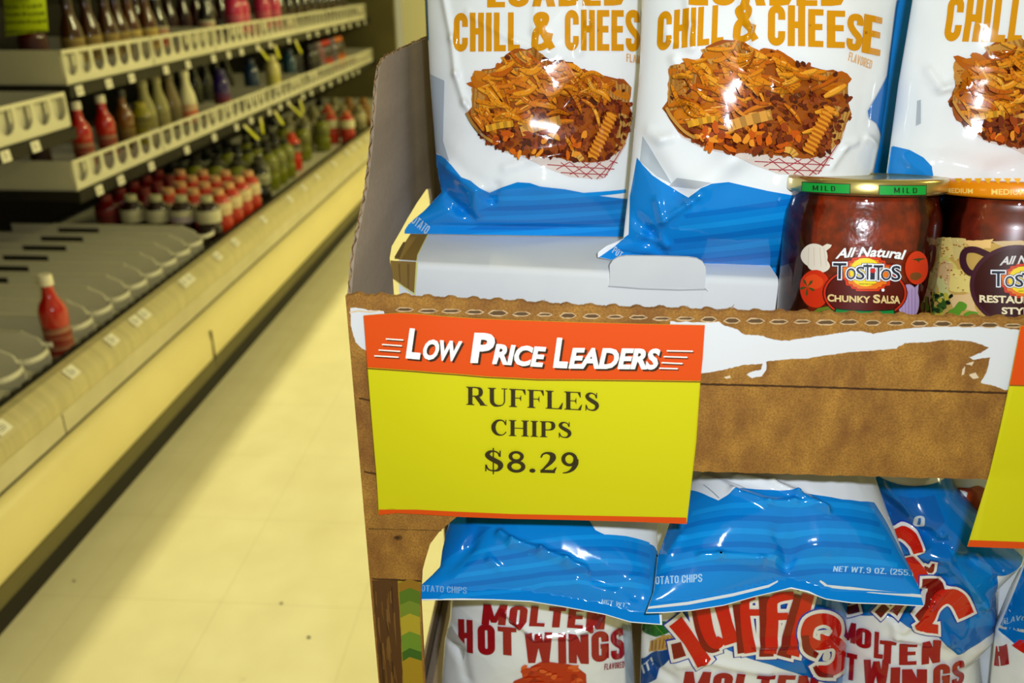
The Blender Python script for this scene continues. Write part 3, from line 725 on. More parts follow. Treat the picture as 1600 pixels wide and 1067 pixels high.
for k, (kd, y) in enumerate(tops):
    nm = ['dim brown bottle by the yellow sign on the upper shelf, first', 'dim brown bottle by the yellow sign on the upper shelf, second', 'dim brown bottle on the upper shelf, third from the near end', 'brown bottle on the upper shelf, fourth from the near end', 'amber bottle with gold label on the upper shelf, nearer', 'amber bottle with gold label on the upper shelf, farther', 'dark bottle with white and red label beside the amber ones', 'black bottle with white label short of the pink ones'][k]
    bottle(kd, (-1.575, y, Z1 + .004), nm, 'bottle', 'bottles on the upper shelf')
bottle(('juice', (70, 6, 8), (60, 4, 6), (60, 8, 8), (50, 6, 6)), (-1.62, 2.62, Z1 + .004), 'squat dark red bottle under the yellow price sign', 'bottle', 'bottles on the upper shelf')
for k, y in enumerate((4.13, 4.22, 4.52, 4.68)):
    bottle(('round', (198, 42, 92), (196, 40, 96), (214, 110, 130), (180, 40, 80)), (-1.565, y, Z1 + .004), 'bright pink bottle on the upper shelf, %s of four' % ordinal(k), 'bottle', 'pink bottles on the upper shelf', 1.12)
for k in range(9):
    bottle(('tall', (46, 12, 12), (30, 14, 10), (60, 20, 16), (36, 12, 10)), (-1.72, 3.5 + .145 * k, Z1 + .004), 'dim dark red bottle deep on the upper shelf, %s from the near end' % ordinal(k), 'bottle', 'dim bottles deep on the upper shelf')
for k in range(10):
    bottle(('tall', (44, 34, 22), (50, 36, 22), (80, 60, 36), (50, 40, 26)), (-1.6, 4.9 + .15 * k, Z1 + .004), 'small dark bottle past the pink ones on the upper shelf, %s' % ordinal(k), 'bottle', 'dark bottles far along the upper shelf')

# juice bottles in lanes on the lower deck
DARKJ = ('juice', (34, 12, 10), (176, 172, 138), (196, 192, 166), (182, 178, 150)); DARKP = ('juice', (36, 12, 14), (176, 172, 138), (196, 192, 166), (132, 96, 190))
REDJ = ('juice', (178, 40, 12), (206, 158, 110), (206, 190, 150), (190, 150, 110)); REDJ_SHADED = ('juice', (90, 10, 14), (110, 40, 36), (110, 30, 30), (70, 12, 14))  # second kind: red bottle with the shade of the lane backs in its colours
GRN = ('juice', (112, 116, 18), (26, 26, 14), (118, 120, 60), (60, 62, 24)); BLK = ('juice', (22, 22, 18), (30, 28, 22), (150, 150, 120), (60, 60, 44)); ORG = ('juice', (196, 46, 14), (196, 60, 20), (60, 52, 34), (190, 180, 140))
GRY = ('juice', (110, 104, 70), (136, 130, 96), (170, 164, 130), (130, 124, 90)); BRN = ('juice', (120, 76, 14), (136, 90, 20), (130, 90, 24), (100, 64, 14)); WHT = ('juice', (176, 40, 20), (200, 110, 70), (210, 204, 170), (196, 190, 160))
def row(y, items, lane_label, x0=-1.232, pitch=.0885):
    for j, kd in enumerate(items):
        if kd is None: continue
        nm = {DARKJ: 'dark juice bottle with white collar label', DARKP: 'dark juice bottle with lilac collar patch', REDJ: 'red juice bottle with pale collar label', REDJ_SHADED: 'juice bottle in shade-darkened red', GRN: 'lime green juice bottle with dark cap', BLK: 'black juice bottle', ORG: 'orange red juice bottle', GRY: 'greyish juice bottle', BRN: 'brown gold juice bottle', WHT: 'red juice bottle with broad white label'}[kd]
        bottle(kd, (x0 - pitch * j, y, DK + .004), '%s, %s from the rail in %s' % (nm, ordinal(j), lane_label), 'bottle', 'juice bottles on the lower deck')
row(2.79, [DARKJ, DARKP, DARKJ, DARKJ, REDJ_SHADED], 'the nearest juice lane')
row(2.89, [REDJ, REDJ, REDJ, REDJ_SHADED, REDJ_SHADED], 'the second juice lane')
row(2.99, [REDJ, REDJ, REDJ, REDJ_SHADED, REDJ_SHADED], 'the third juice lane')
row(3.09, [REDJ, REDJ, REDJ, REDJ_SHADED, REDJ_SHADED], 'the fourth juice lane')
row(3.19, [REDJ, REDJ, REDJ, REDJ, REDJ_SHADED], 'the fifth juice lane')
row(3.36, [BLK, GRN, GRN, GRN, BLK], 'the sixth juice lane', -1.25)
row(3.47, [None, BLK, BLK, BLK, BLK], 'the seventh juice lane', -1.20)
row(3.62, [GRN, GRN, GRN, BLK, BLK], 'the eighth juice lane', -1.30)
row(3.73, [GRN, GRN, BLK, BLK], 'the ninth juice lane', -1.30)
row(3.85, [GRN, BLK, GRN, BLK], 'the tenth juice lane', -1.30)
row(4.02, [ORG, BLK, BLK], 'the eleventh juice lane', -1.32)
row(4.25, [GRN, GRN, BLK, BLK], 'the twelfth juice lane', -1.34)
row(4.50, [GRN, GRY, GRY, BLK], 'the thirteenth juice lane', -1.31)
row(4.72, [WHT, WHT, GRY, GRY], 'the fourteenth juice lane', -1.23)
row(4.95, [GRY, GRY, WHT, GRY], 'the fifteenth juice lane', -1.22)
row(5.25, [BRN, BRN, GRY, BLK], 'the last juice lane', -1.26)

# yellow talker tags hanging from the rails
def talker(px0, py0, px1, py1, X, label, zt):
    y = atX(px0, py0, X)[1]; q = atY(px1, py1, y); p0 = np.array((X + .014, y, zt)); L = q - p0
    r = empty('hanging_tag', tuple(p0), label, 'tag', 'yellow tags hanging from the shelf rails')
    mb = MB(); w = .015
    P = lambda s, k: p0 + L * s + np.array((0, k, 0))
    mb.add([P(0, -w), P(0, w), P(.32, w), P(.32, -w)], [(0, 1, 2, 3)], 0); mb.add([P(.32, -w), P(.32, w), P(1, w), P(1, -w)], [(0, 1, 2, 3)], 1)
    o = mb.build('tag_card', [mat('tag_pale', (232, 226, 150), .5), mat('tag_yellow', (216, 214, 22), .5)], r); so = o.modifiers.new('thick', 'SOLIDIFY'); so.thickness = .0012
    return r
for k, (a, b, c, d) in enumerate(((400, 64, 420, 94), (424, 59, 437, 91), (456, 53, 471, 83))): talker(a, b, c, d, X1, 'yellow tag hanging from the upper shelf rail, %s of three' % ordinal(k), Z1 - .025)
for k, (a, b, c, d) in enumerate(((376, 190, 404, 218), (402, 178, 411, 209), (424, 168, 443, 195), (447, 158, 472, 182), (464, 152, 474, 176))): talker(a, b, c, d, X2, 'yellow tag hanging from the middle shelf rail, %s of five' % ordinal(k), Z2 - .025)
# bright sign hanging at top left
SY = 2.36
r = empty('price_sign', tuple(atY(40, 0, SY)), 'lime yellow price sign hanging above the upper shelf at far left', 'sign')
sf = Plane(SY); k_ = Ink(sf, 0, .0002); k_.put([[(3, -60), (66, -60), (75, 49), (9, 56)]], (200, 222, 8)); o = k_.build('sign_sheet', M_INKPAPER, r, weld=True); so = o.modifiers.new('thick', 'SOLIDIFY'); so.thickness = .001; so.offset = -1
k_ = Ink(sf, .0004, .0001)
for (t, a, b, c, h) in (('The Juice', 15, 46, 3, 8), ('Tea Juice 15 oz $6.79', 5, 66, 15, 7), ('Tea Juice 48 oz $15.99', 7, 70, 27, 7), ('Lemon Juice 32 oz $6.79', 8, 73, 39, 7), ('EVERYDAY LOW PRICES', 10, 74, 53, 5)):
    k_.text(t, (a, c), (b, c - 1.5), (a, c - h), (60, 74, 8), 'font', offset=.04)
k_.put([[(15, 4.5), (46, 3.5), (46, 4.3), (15, 5.3)]], (70, 84, 10)); k_.build('lettering', M_INKPAPER, r)

# ------------------------------------------------------------------ the cardboard display
XL, XR, YBK = -0.131, 0.44, 0.80
disp = empty('cardboard_display', (0.15, .63, 0), 'wood-printed cardboard floor display with torn white patches on its lip', 'display stand')
CTH = .004
def loop(bm, pts, Y): 
    vs = [bm.verts.new((p[0], Y, p[1])) for p in pts]; return [bm.edges.new((vs[i], vs[(i + 1) % len(vs)])) for i in range(len(vs))]
def holed(name, outer, inner, th, to3, mats, parent):
    """a board with an opening: outline and hole in 2-D, thickness th, to3(a, b, depth)"""
    bm = bmesh.new(); es = []
    for lp in (outer, inner):
        if not lp: continue
        vs = [bm.verts.new((p[0], p[1], 0)) for p in lp]; es += [bm.edges.new((vs[i], vs[(i + 1) % len(vs)])) for i in range(len(vs))]
    bmesh.ops.triangle_fill(bm, edges=es, use_beauty=True)
    fr = list(bm.faces); r = bmesh.ops.extrude_face_region(bm, geom=fr); nv = [v for v in r['geom'] if isinstance(v, bmesh.types.BMVert)]
    for v in nv: v.co.z = th
    for v in bm.verts: v.co = Vector(to3(v.co.x, v.co.y, v.co.z))
    bmesh.ops.recalc_face_normals(bm, faces=bm.faces)
    me = bpy.data.meshes.new(name); bm.to_mesh(me); bm.free(); me.update()
    return link_mesh(name, me, mats, parent)
# front panel: scalloped top edge where the perforation tore, wide arched opening below
PER = 36.4 * DY / FPX / .955
TP = [(545, 462), (620, 464), (787, 472), (900, 479.5), (1197, 489), (1600, 499.5), (1760, 503)]
TPx = [atY(a, b, DY)[0] for a, b in TP]; TPz = [atY(a, b, DY)[2] for a, b in TP]
top = []; x = XL; xb = atY(631, 463, DY)[0]
while x < XR:
    ph = ((x - xb) / .0136) % 1.0; b = max(0, math.cos(2 * PI * ph)) ** .6 * .0013 + random.uniform(-.0002, .0003)
    top.append((x, float(np.interp(x, TPx, TPz)) + b)); x += .0011
zo = lambda z: Zr(z)
left_arc = [(-.097, zo(-.60)), (-.097, zo(-.471)), (-.0967, zo(-.396)), (-.0949, zo(-.374)), (-.0915, zo(-.361)), (-.0881, zo(-.3494)), (-.082, zo(-.340)), (-.0742, zo(-.3315)), (-.060, zo(-.318)), (-.04, zo(-.303)), (-.015, zo(-.294)), (.02, zo(-.2885))]
edge_top = [(x_, zo(-.2868 + .0016 * (x_ - .08) / .1 * .3) + random.uniform(-.0004, .0004)) for x_ in np.arange(.03, .36, .004)]
right_arc = [(2 * .154 - p[0], p[1]) for p in left_arc[::-1]]
hole = left_arc + edge_top + right_arc
outer = [(XL, 0.001)] + [(XL, zo(-.30))] + top + [(XR, 0.001)]
fp = holed('front_panel', outer, hole, CTH, lambda a, b, d: (a, DY + d, b), [M_WOODPRINT, M_KRAFT], disp)
for p in fp.data.polygons:
    if p.normal.y > .5: p.material_index = 1
# left side panel with its sloping front edge and arched side opening
se = [(.4716, -.1768), (.4865, -.1552), (.5117, -.1397), (.5322, -.1257), (.5519, -.1048), (.5660, -.087), (.5758, -.0722), (.583, -.064), (.590, -.0587), (.600, -.0550), (.6172, -.0533), (.6857, -.0527), (.80, -.0527)]
def rag(L, a): return [(p[0] + random.uniform(-a, a), p[1] + random.uniform(-a, a)) for p in L]
fine = []
for i in range(len(se) - 1):
    n = max(1, int(math.hypot(se[i + 1][0] - se[i][0], se[i + 1][1] - se[i][1]) / .003))
    for k in range(n): fine.append((se[i][0] + (se[i + 1][0] - se[i][0]) * k / n, se[i][1] + (se[i + 1][1] - se[i][1]) * k / n))
fine = rag(fine, .0005) + [se[-1]]
souter = [(.4718, .001)] + [(p[0], Zr(p[1])) for p in fine] + [(.80, .001)]
shole = [(y, Zr(z)) for y, z in ((.589, -.60), (.589, -.20), (.5835, -.194), (.5825, -.188), (.5916, -.1821), (.6292, -.1805), (.657, -.1788), (.70, -.1775), (.75, -.1775), (.772, -.182), (.78, -.195), (.78, -.60))]
for nm, X, s in (('side_panel', -.1285, -1), ('side_panel', XR - .0025, 1)):
    sp = holed(nm, souter, shole, CTH - .0015, (lambda a, b, d, X=X, s=s: (X + s * d, a, b)), [M_KRAFT], disp)
# torn corrugated edge: wavy core between two liners along the sloping edge
mb = MB(); acc = 0
for i in range(len(fine) - 1):
    a, b = fine[i], fine[i + 1]
    for k in range(2):
        t0, t1 = k / 2, (k + 1) / 2; y0, z0 = a[0] + (b[0] - a[0]) * t0, a[1] + (b[1] - a[1]) * t0; y1, z1 = a[0] + (b[0] - a[0]) * t1, a[1] + (b[1] - a[1]) * t1
        w0 = math.sin(acc) * .0007; acc += .9; w1 = math.sin(acc) * .0007; X = -.13
        ny, nz = (z0 - z1), (y1 - y0); l = math.hypot(ny, nz) or 1; e = .0011
        q = [(X + w0 - .0003, y0, Zr(z0)), (X + w0 + .0003, y0, Zr(z0)), (X + w1 + .0003, y1, Zr(z1)), (X + w1 - .0003, y1, Zr(z1))]
        mb.add(q + [(p[0], p[1] - abs(ny / l) * e * (1 if nz >= 0 else 1), p[2] + abs(nz / l) * e) for p in q], [(3, 2, 1, 0), (4, 5, 6, 7), (0, 1, 5, 4), (1, 2, 6, 5), (2, 3, 7, 6), (3, 0, 4, 7)])
mb.build('corrugated_edge', M_EDGE, disp)
mb = MB(); mb.box(XL, XR, YBK, YBK + .004, .001, Zr(.12)); mb.build('back_panel', M_KRAFT, disp)
mb = MB(); mb.box(-.127, XR - .003, DY + .0045, YBK - .001, Zr(-.2535), Zr(-.2495)); mb.build('upper_tray', M_KRAFT, disp)
mb = MB(); mb.box(-.127, XR - .003, DY + .0045, YBK - .001, Zr(-.626), Zr(-.6205)); mb.build('lower_tray', M_KRAFT, disp)
# printing, slots and tears on the front panel
P = Plane(DY); k_ = Ink(P, .00008, .0000035)
wood = (96, 62, 28)
def band(pts, w, c, seed): k_.put([rough_poly([(a, b - w / 2) for a, b in pts] + [(a, b + w / 2) for a, b in pts[::-1]], .5, 6, seed)], c)
band([(1090, 600), (1250, 604), (1400, 609), (1575, 614)], 3.2, (62, 38, 16), 1)
band([(560.5, 622), (580, 626), (592, 627)], 3, (70, 46, 18), 2); band([(569, 737), (590, 741)], 3, (76, 50, 20), 3)
band([(576, 826), (690, 829)], 1.6, (104, 74, 30), 4); band([(582, 904), (622, 906), (658, 908)], 2.5, (66, 42, 18), 5)
k_.put([rough_poly(ell(622, 840, 7, 4), .6, 3, 6)], (92, 62, 26)); k_.put([rough_poly(ell(621, 840, 3.5, 2.2), .4, 3, 7)], (60, 38, 16))
# printed corner post and salad picture below the boards
k_.put([rough_poly([(581.5, 906), (621, 907), (627, 1000), (631, 1140), (599.5, 1140)], .6, 8, 8)], (84, 54, 24))
for q in range(26):
    y = random.uniform(915, 1050); x = random.uniform(584 + (y - 905) * .085, 616); k_.put([[(x, y), (x + 2.2, y + .5), (x + 3 + .03 * (y - 900), y + random.uniform(20, 60)), (x + .5, y + 18)]], random.choice(((104, 70, 30), (66, 40, 18), (116, 82, 38))), cut=False)
k_.put([rough_poly([(622, 907), (657, 909), (656, 936), (657, 990), (664, 1140), (633, 1140), (627, 1000)], .4, 8, 9)], (150, 132, 30))
for (y0, y1, c) in ((908, 922, (140, 104, 30)), (922, 942, (84, 110, 30)), (942, 962, (110, 128, 40)), (962, 990, (168, 150, 40)), (990, 1016, (104, 134, 40)), (1016, 1030, (60, 96, 30)), (1030, 1070, (160, 130, 30)), (1070, 1120, (120, 112, 30))):
    k_.put([[(623 + (y0 - 907) * .05, y0 + 3), (640, y0 - 4), (656.3 + max(0, y0 - 980) * .06, y0 + 2), (656.5 + max(0, y1 - 980) * .06, y1 + 3), (640, y1 - 3), (623.5 + (y1 - 907) * .05, y1 + 4)]], c)
# torn paper showing the white liner
T1 = [(547.5, 481), (556, 480), (575, 484), (600, 486), (603, 497), (640, 505), (640, 545), (585, 548), (573, 548), (566, 545), (556, 535), (549, 512)]
cr = [(-40, 62), (0, 70), (30, 65), (110, 70), (185, 65), (215, 85), (270, 100), (300, 125), (380, 130), (440, 150), (500, 155), (600, 140), (700, 125), (800, 110), (850, 110), (900, 122), (1000, 105), (1100, 95), (1200, 88), (1350, 90), (1480, 88), (1540, 100), (1640, 108), (1640, 380), (1510, 383), (1470, 365), (1400, 350), (1430, 300), (1445, 230), (1365, 243), (1350, 232), (1400, 210), (1440, 185), (1400, 170), (1350, 155), (1250, 150), (1150, 160), (1050, 165), (1020, 180), (1010, 190), (900, 200), (800, 205), (700, 220), (600, 235), (500, 240), (405, 250), (404, 290), (385, 318), (340, 327), (315, 312), (330, 298), (380, 290), (388, 262), (300, 266), (200, 290), (110, 306), (60, 310), (-40, 300)]
T2 = [(1060 + a / 2.963, 480 + b / 2.963) for a, b in cr]
for T, sd in ((T1, 11), (T2, 12)):
    k_.put([rough_poly(T, .9, 4, sd)], (188, 150, 112)); cx = np.mean(T, 0)
    k_.put([rough_poly([tuple(np.array(p) + (cx - np.array(p)) * .004) for p in T], .7, 3.5, sd + 5)], (204, 206, 212))
k_.put([rough_poly([(1131, 589), (1140, 586), (1142, 590), (1135, 592)], .5, 3, 21), rough_poly([(1503, 577), (1508, 572), (1506, 584), (1502, 586)], .5, 3, 22), rough_poly([(1513, 585), (1524, 582), (1530, 590), (1520, 592)], .6, 3, 23), rough_poly([(1508, 568), (1522, 564), (1518, 571)], .5, 3, 24)], (206, 186, 156))
# perforation slots
for n in range(28):
    xc = 632 + 36.55 * n; yc = float(np.interp(xc, [632, 1108, 1215, 1400, 1600], [484, 499.5, 502, 504.5, 509.5])) + random.uniform(-.6, .6); w, h = random.uniform(11, 14.5), random.uniform(2.4, 4)
    k_.put([rough_poly([(xc - w - 2, yc + .6), (xc - w * .6, yc - h - .9), (xc + w * .6, yc - h - .6), (xc + w + 2, yc), (xc + w * .6, yc + h + .4), (xc - w * .6, yc + h + .6)], .5, 5, n)], (196, 166, 126))
    k_.put([rough_poly([(xc - w, yc + .4), (xc - w * .5, yc - h + .6), (xc + w * .5, yc - h + .4), (xc + w, yc), (xc + w * .5, yc + h - 1), (xc - w * .5, yc + h - 1)], .4, 5, n + 40)], (88, 66, 42))
k_.put([rough_poly([(545, 487), (560, 484), (580, 486), (594, 484), (594, 485.5), (580, 488), (560, 486.5), (546, 489)], .4, 4, 77)], (206, 180, 140))
k_.build('panel_print', M_INKCARD, disp)
# little torn fibres standing on the edge
mb = MB()
for (px, py, h, ln) in ((848, 474, 7, 3), (1140, 486, 12, 8), (1072, 481, 4, 3), (1120, 486, 3, 2)):
    a = atY(px, py, DY + .002); b = atY(px + ln, py - h, DY + .002); mb.add([(a[0] - .0012, a[1], a[2]), (a[0] + .0012, a[1], a[2]), tuple(b), (a[0], a[1] + .001, a[2])], [(0, 1, 2), (1, 3, 2), (3, 0, 2)])
mb.build('torn_fibre', M_KRAFT, disp)

# ------------------------------------------------------------------ white inner carton that the upper bags stand on
ZT = Zr(-.1956); ZB = Zr(-.2493)
cart = empty('white_carton', (0, .62, ZB), 'white carton with a cut hand tab, bags standing on it', 'carton')
fl = (-.1262, .597); fr_ = (.1445, .5730); bl = (-.1262, .79); br = (.1445, .79)
o_ = .004
prof = [(fl, 0), (fr_, 0)]
mb = MB()
n = 5; rowsv = []
for (dy, z) in [(0, ZB), (0, ZT - .006), (.0006, ZT - .003), (.002, ZT - .001), (.005, ZT)]: rowsv.append([(fl[0], fl[1] + dy, z), (fr_[0], fr_[1] + dy, z)])
rowsv.append([(bl[0], bl[1], ZT), (br[0], br[1], ZT)]); rowsv.append([(bl[0], bl[1], ZB), (br[0], br[1], ZB)])
vs = [p for r in rowsv for p in r]; m_ = len(rowsv)
mb.add(vs, [(2 * i, 2 * i + 1, 2 * i + 3, 2 * i + 2) for i in range(m_ - 1)] + [(0, 2 * m_ - 2, 2 * m_ - 1, 1), tuple(2 * i for i in range(m_)), tuple(2 * i + 1 for i in range(m_))[::-1]])
shade_auto(mb.build('carton_body', M_WHITECARD, cart), .9)
def cf(px, py):                        # pixel -> point on the carton's front face
    d = ray(px, py); nx, ny = (fl[1] - fr_[1]), (fr_[0] - fl[0]); t = (nx * fl[0] + ny * fl[1]) / (nx * d[0] + ny * d[1]); return EYE + d * t
tab = [(952, 446), (953, 436), (953, 412), (958, 404), (966, 399), (978, 397), (1030, 397.5), (1075, 399), (1088, 401), (1097, 406), (1102, 414), (1103, 425), (1101, 450), (1050, 451), (1000, 449)]
mb = MB(); q = [cf(*p) for p in tab]; nrm_ = _n((-(fl[1] - fr_[1]), -(fr_[0] - fl[0]), 0)); k = len(q)
lean = [q_ + nrm_ * (.0008 + .0035 * max(0, (449 - p[1]) / 50)) for q_, p in zip(q, tab)]; back = [v - nrm_ * .0026 for v in lean]
mb.add(lean + back, [tuple(range(k)), tuple(range(k, 2 * k))[::-1]] + [(i, (i + 1) % k, k + (i + 1) % k, k + i) for i in range(k)], 0)
mb.build('hand_tab', [M_WHITECARD], cart)
mb = MB()                              # cut line and crease below the tab
for a, b, w in (((950, 447), (1000, 451), .0005), ((1000, 451), (1060, 453), .0005), ((1060, 453), (1103, 452), .0005), ((1101, 450), (1106, 455), .0004), ((1098, 455), (1094, 482), .0003)):
    p, r_ = cf(*a) + nrm_ * .0004, cf(*b) + nrm_ * .0004; mb.add([p - (0, 0, w), r_ - (0, 0, w), r_ + (0, 0, w), p + (0, 0, w)], [(0, 1, 2, 3)])
mb.build('crease', mat('crease_grey', (176, 176, 176), .8), cart)
class Skin(Surf):
    grid = 0
    def pts(s, A, off): return np.array([EYE + (a - EYE) * (1 - o / .6) for a, o in zip(s.W(A), off)])
    def W(s, A): return np.array([s.f(a[0], a[1]) for a in A])
    def nrm(s, A, h=0): return np.tile(s.N, (len(A), 1))
    def inv(s, P): return P
sk = Skin(); sk.f = lambda a, b: atZ(a, b, ZT + .0003); sk.N = np.array((0, -.3, .95)); k_ = Ink(sk, .0001, .00005)
k_.put([[(632, 380), (651, 350), (674, 350), (668, 366), (652, 398), (650.5, 407), (616, 404.5)]], (124, 96, 40)); k_.put([[(616, 402), (630, 378), (634, 378), (624, 404)]], (84, 64, 30)); k_.put([[(674, 352), (668, 366), (652, 398), (650.5, 407), (652, 407), (653.5, 398), (669.5, 366), (675.5, 352)]], (206, 202, 120))
k_.build('wood_print_fold', M_INKCARD, cart)
sk = Skin(); sk.f = lambda a, b: cf(a, b); sk.N = nrm_; k_ = Ink(sk, .0003, .00005)
k_.put([[(610, 407), (650, 409), (647, 458), (617, 438), (610, 432)]], (132, 104, 50)); k_.put([[(650, 409), (653, 409), (649, 461), (645.5, 459), (647, 457)], [(617, 437), (646, 458.5), (646, 461), (617, 439)]], (206, 202, 120)); k_.put([[(622, 412), (625, 412), (626, 440), (624, 440)], [(636, 412), (640, 412), (639, 450), (637, 450)]], (112, 86, 40))
k_.build('wood_print_corner', M_INKCARD, cart)

# ------------------------------------------------------------------ price signs taped to the lip
class Sheet(Surf):
    grid = .006
    def __init__(s, Y, f): s.Y = Y; s.f = f
    def pts(s, A, off): return np.stack([A[:, 0], s.Y + s.f(A[:, 0], A[:, 1]) - off, A[:, 1]], 1)
    def inv(s, P):
        out = []
        for p in P:
            Y = s.Y
            for _ in range(12): q = atY(p[0], p[1], Y); Y = s.Y + float(s.f(np.array([q[0]]), np.array([q[2]]))[0])
            out.append((q[0], q[2]))
        return np.array(out)
ORANGE, YEL, INK = (208, 70, 2), (196, 190, 4), (46, 37, 9)
def sign(surf, outline, band1, band2, speed, words, lines, label, loc):
    r = empty('price_sign', loc, label, 'sign', None)
    b = Ink(surf, 0, 0); b.put([outline], YEL)
    k = Ink(surf, .00005, .00003); 
    o = b.build('sign_sheet', M_INKPAPER, r, weld=True); so = o.modifiers.new('thick', 'SOLIDIFY'); so.thickness = .0004; so.offset = -1
    k.put([band1], ORANGE); k.build('header_band', M_INKPAPER, r); k = Ink(surf, .00005, .00003); k.put([band2], ORANGE); k.build('footer_band', M_INKPAPER, r)
    k = Ink(surf, .00012, .00003)
    for q, c in speed: k.put(q, c)
    for w in words:
        t, p0, px, h, sl = w; p0 = np.array(p0, float); px = np.array(px, float)
        for d, c in (((3.2, 3), (52, 26, 6)), ((0, 0), (240, 240, 236))):
            d = np.array(d); k.text(t, p0 + d, px + d, p0 + d + (h * sl, -h), c, 'font', offset=.045 if d[0] else .04, space=.98)
    for t, a, b_, h, kind in lines: k.text(t, a, b_, (a[0], a[1] - h), INK, kind)
    if words or lines or speed: k.build('lettering', M_INKPAPER, r)
    return r
def bend1(x, z):
    u = np.clip((x + .121) / .2, 0, 1); v = np.clip((Zr(-.187) - z) / .14, 0, 1)
    return -.0018 - .0022 * np.sin(PI * v) * np.exp(-((u - .2) / .25) ** 2) - .0035 * v * u ** 2 - .0012 * np.exp(-((u - .2) / .12) ** 2) * (1 - v)
S1 = Sheet(DY, bend1)
out1 = [(568, 493), (590, 491), (625, 489), (655, 490.5), (690, 494), (740, 497.5), (800, 500), (900, 503.5), (1000, 506), (1101.5, 508), (1098, 560), (1094.5, 595), (1088, 690), (1080, 760), (1073, 818.5), (1000, 815.5), (900, 812.5), (800, 810.5), (720, 807.5), (660, 803.5), (620, 800.5), (591.5, 805.5 - 1), (588, 740), (581, 660), (574, 574), (571, 530)]
b1 = out1[:10] + [(1098, 560), (1094.5, 595), (1000, 593.5), (840, 592), (760, 588), (709, 583.5), (650, 579), (574, 574), (571, 530)]
bot = [(1072.5, 808.5), (1000, 807), (900, 805), (800, 803), (709, 799), (650, 796), (592, 796)]
b2 = [(1073, 818.5), (1000, 815.5), (900, 812.5), (800, 810.5), (720, 807.5), (660, 803.5), (620, 801.5), (591.5, 804.5)] + bot[::-1]
c_ = lambda a, b: (540 + a / 2.667, 440 + b / 2.667)
spd = []
for (x0, y0, x1, y1) in ((168, 238, 241, 243), (152, 261, 235, 267), (138, 284, 228, 290), (120, 308, 221, 314), (1338, 287, 1447, 289), (1325, 311, 1424, 314), (1316, 336, 1404, 340), (1306, 359, 1384, 361)):
    p, q = c_(x0, y0), c_(x1, y1); spd.append(([[(p[0] + 1.5, p[1] + 1.2), (q[0] + 1.5, q[1] + 1.2), (q[0] + 1.5, q[1] + 3), (p[0] + 1.5, p[1] + 3)]], (70, 30, 6))); spd.append(([[(p[0], p[1] - .9), (q[0], q[1] - .9), (q[0], q[1] + .9), (p[0], p[1] + .9)]], (244, 240, 232)))
spd.append(([[(574, 574), (650, 579), (709, 583.5), (760, 588), (840, 592), (1000, 593.5), (1094.5, 595), (1094.3, 597), (1000, 595.5), (840, 594), (760, 590), (709, 585.5), (650, 581), (574, 576)]], (110, 70, 4)))
words = [('L', (634, 559), (656, 561), 47, .14), ('OW', (658, 561), (716, 564), 32, .22), ('P', (735, 566), (769, 567), 47, .14), ('RICE', (769, 568), (847, 573), 32, .22), ('L', (864, 573.5), (886, 574.5), 47, .14), ('EADERS', (888, 575), (1026, 576.5), 33, .22)]
lines = [('RUFFLES', (729, 632), (936, 642), 29.5, 'serif'), ('CHIPS', (768, 679), (893, 683.5), 25.5, 'serif'), ('$8.29', (758, 739), (904, 743), 41, 'serif')]
sign(S1, out1, b1, b2, spd, words, lines, 'orange and yellow price sign with $8.29 taped on the cardboard lip', tuple(atY(830, 655, DY)))
zb = Zr(-.2817); zt_ = Zr(-.184)
def bend2(x, z):
    d = np.clip(zb - z, 0, 1)
    return -.0016 - .12 * d - .0014 * np.sin(PI * np.clip((zt_ - z) / (zt_ - zb), 0, 1))
S2 = Sheet(DY, bend2)
X0 = atY(1592, 510, DY)[0]
# the second sheet, mostly beyond the frame; its lower end bends in under the lip
class Raw(Sheet):
    def inv(s, P): return P
S2r = Raw(DY, bend2); zl = zb - .0485; XK = .551 * (DY - .0012); XLo = .546 * (DY - .0012 - .12 * .0485)
L0 = lambda z: XK + (XLo - XK) * min(1, max(0, (zb - z) / .0485))
o2 = [(X0, zt_), (.43, zt_), (.43, zl), (XLo, zl), (XK, zb)]
r2 = empty('price_sign', (X0 + .09, DY, Zr(-.25)), 'second orange and yellow price sign, folded under the lip at right', 'sign')
zband = zt_ - .0362
k_ = Ink(S2r, 0, 0); k_.put([o2], YEL, px=False); o = k_.build('sign_sheet', M_INKPAPER, r2, weld=True); so = o.modifiers.new('thick', 'SOLIDIFY'); so.thickness = .0004; so.offset = -1
k_ = Ink(S2r, .00005, .00003); lx = lambda z: X0 + (XK - X0) * (zt_ - z) / (zt_ - zb)
k_.put([[(X0, zt_), (.43, zt_), (.43, zband), (lx(zband), zband)]], ORANGE, px=False); k_.build('header_band', M_INKPAPER, r2); k_ = Ink(S2r, .00005, .00003); k_.put([[(L0(zl + .0046), zl + .0046), (.43, zl + .0046), (.43, zl), (L0(zl), zl)]], ORANGE, px=False); k_.build('footer_band', M_INKPAPER, r2)
k_ = Ink(S2r, .00012, .00003); k_.put([[(lx(zband), zband), (.43, zband), (.43, zband - .0007), (lx(zband), zband - .0007)]], (110, 70, 4), px=False)
for i in range(4): k_.put([[(X0 + .0245 - .0055 * i, zt_ - .0135 - .005 * i), (X0 + .052 - .003 * i, zt_ - .0135 - .005 * i), (X0 + .052 - .003 * i, zt_ - .0143 - .005 * i), (X0 + .0245 - .0055 * i, zt_ - .0143 - .005 * i)]], (244, 240, 232), px=False)
k_.text('LOW PRICE LEADERS', (X0 + .056, zt_ - .029), (.42, zt_ - .029), (X0 + .058, zt_ - .015), (240, 240, 236), 'font', pxl=False, offset=.026)
k_.build('lettering', M_INKPAPER, r2)

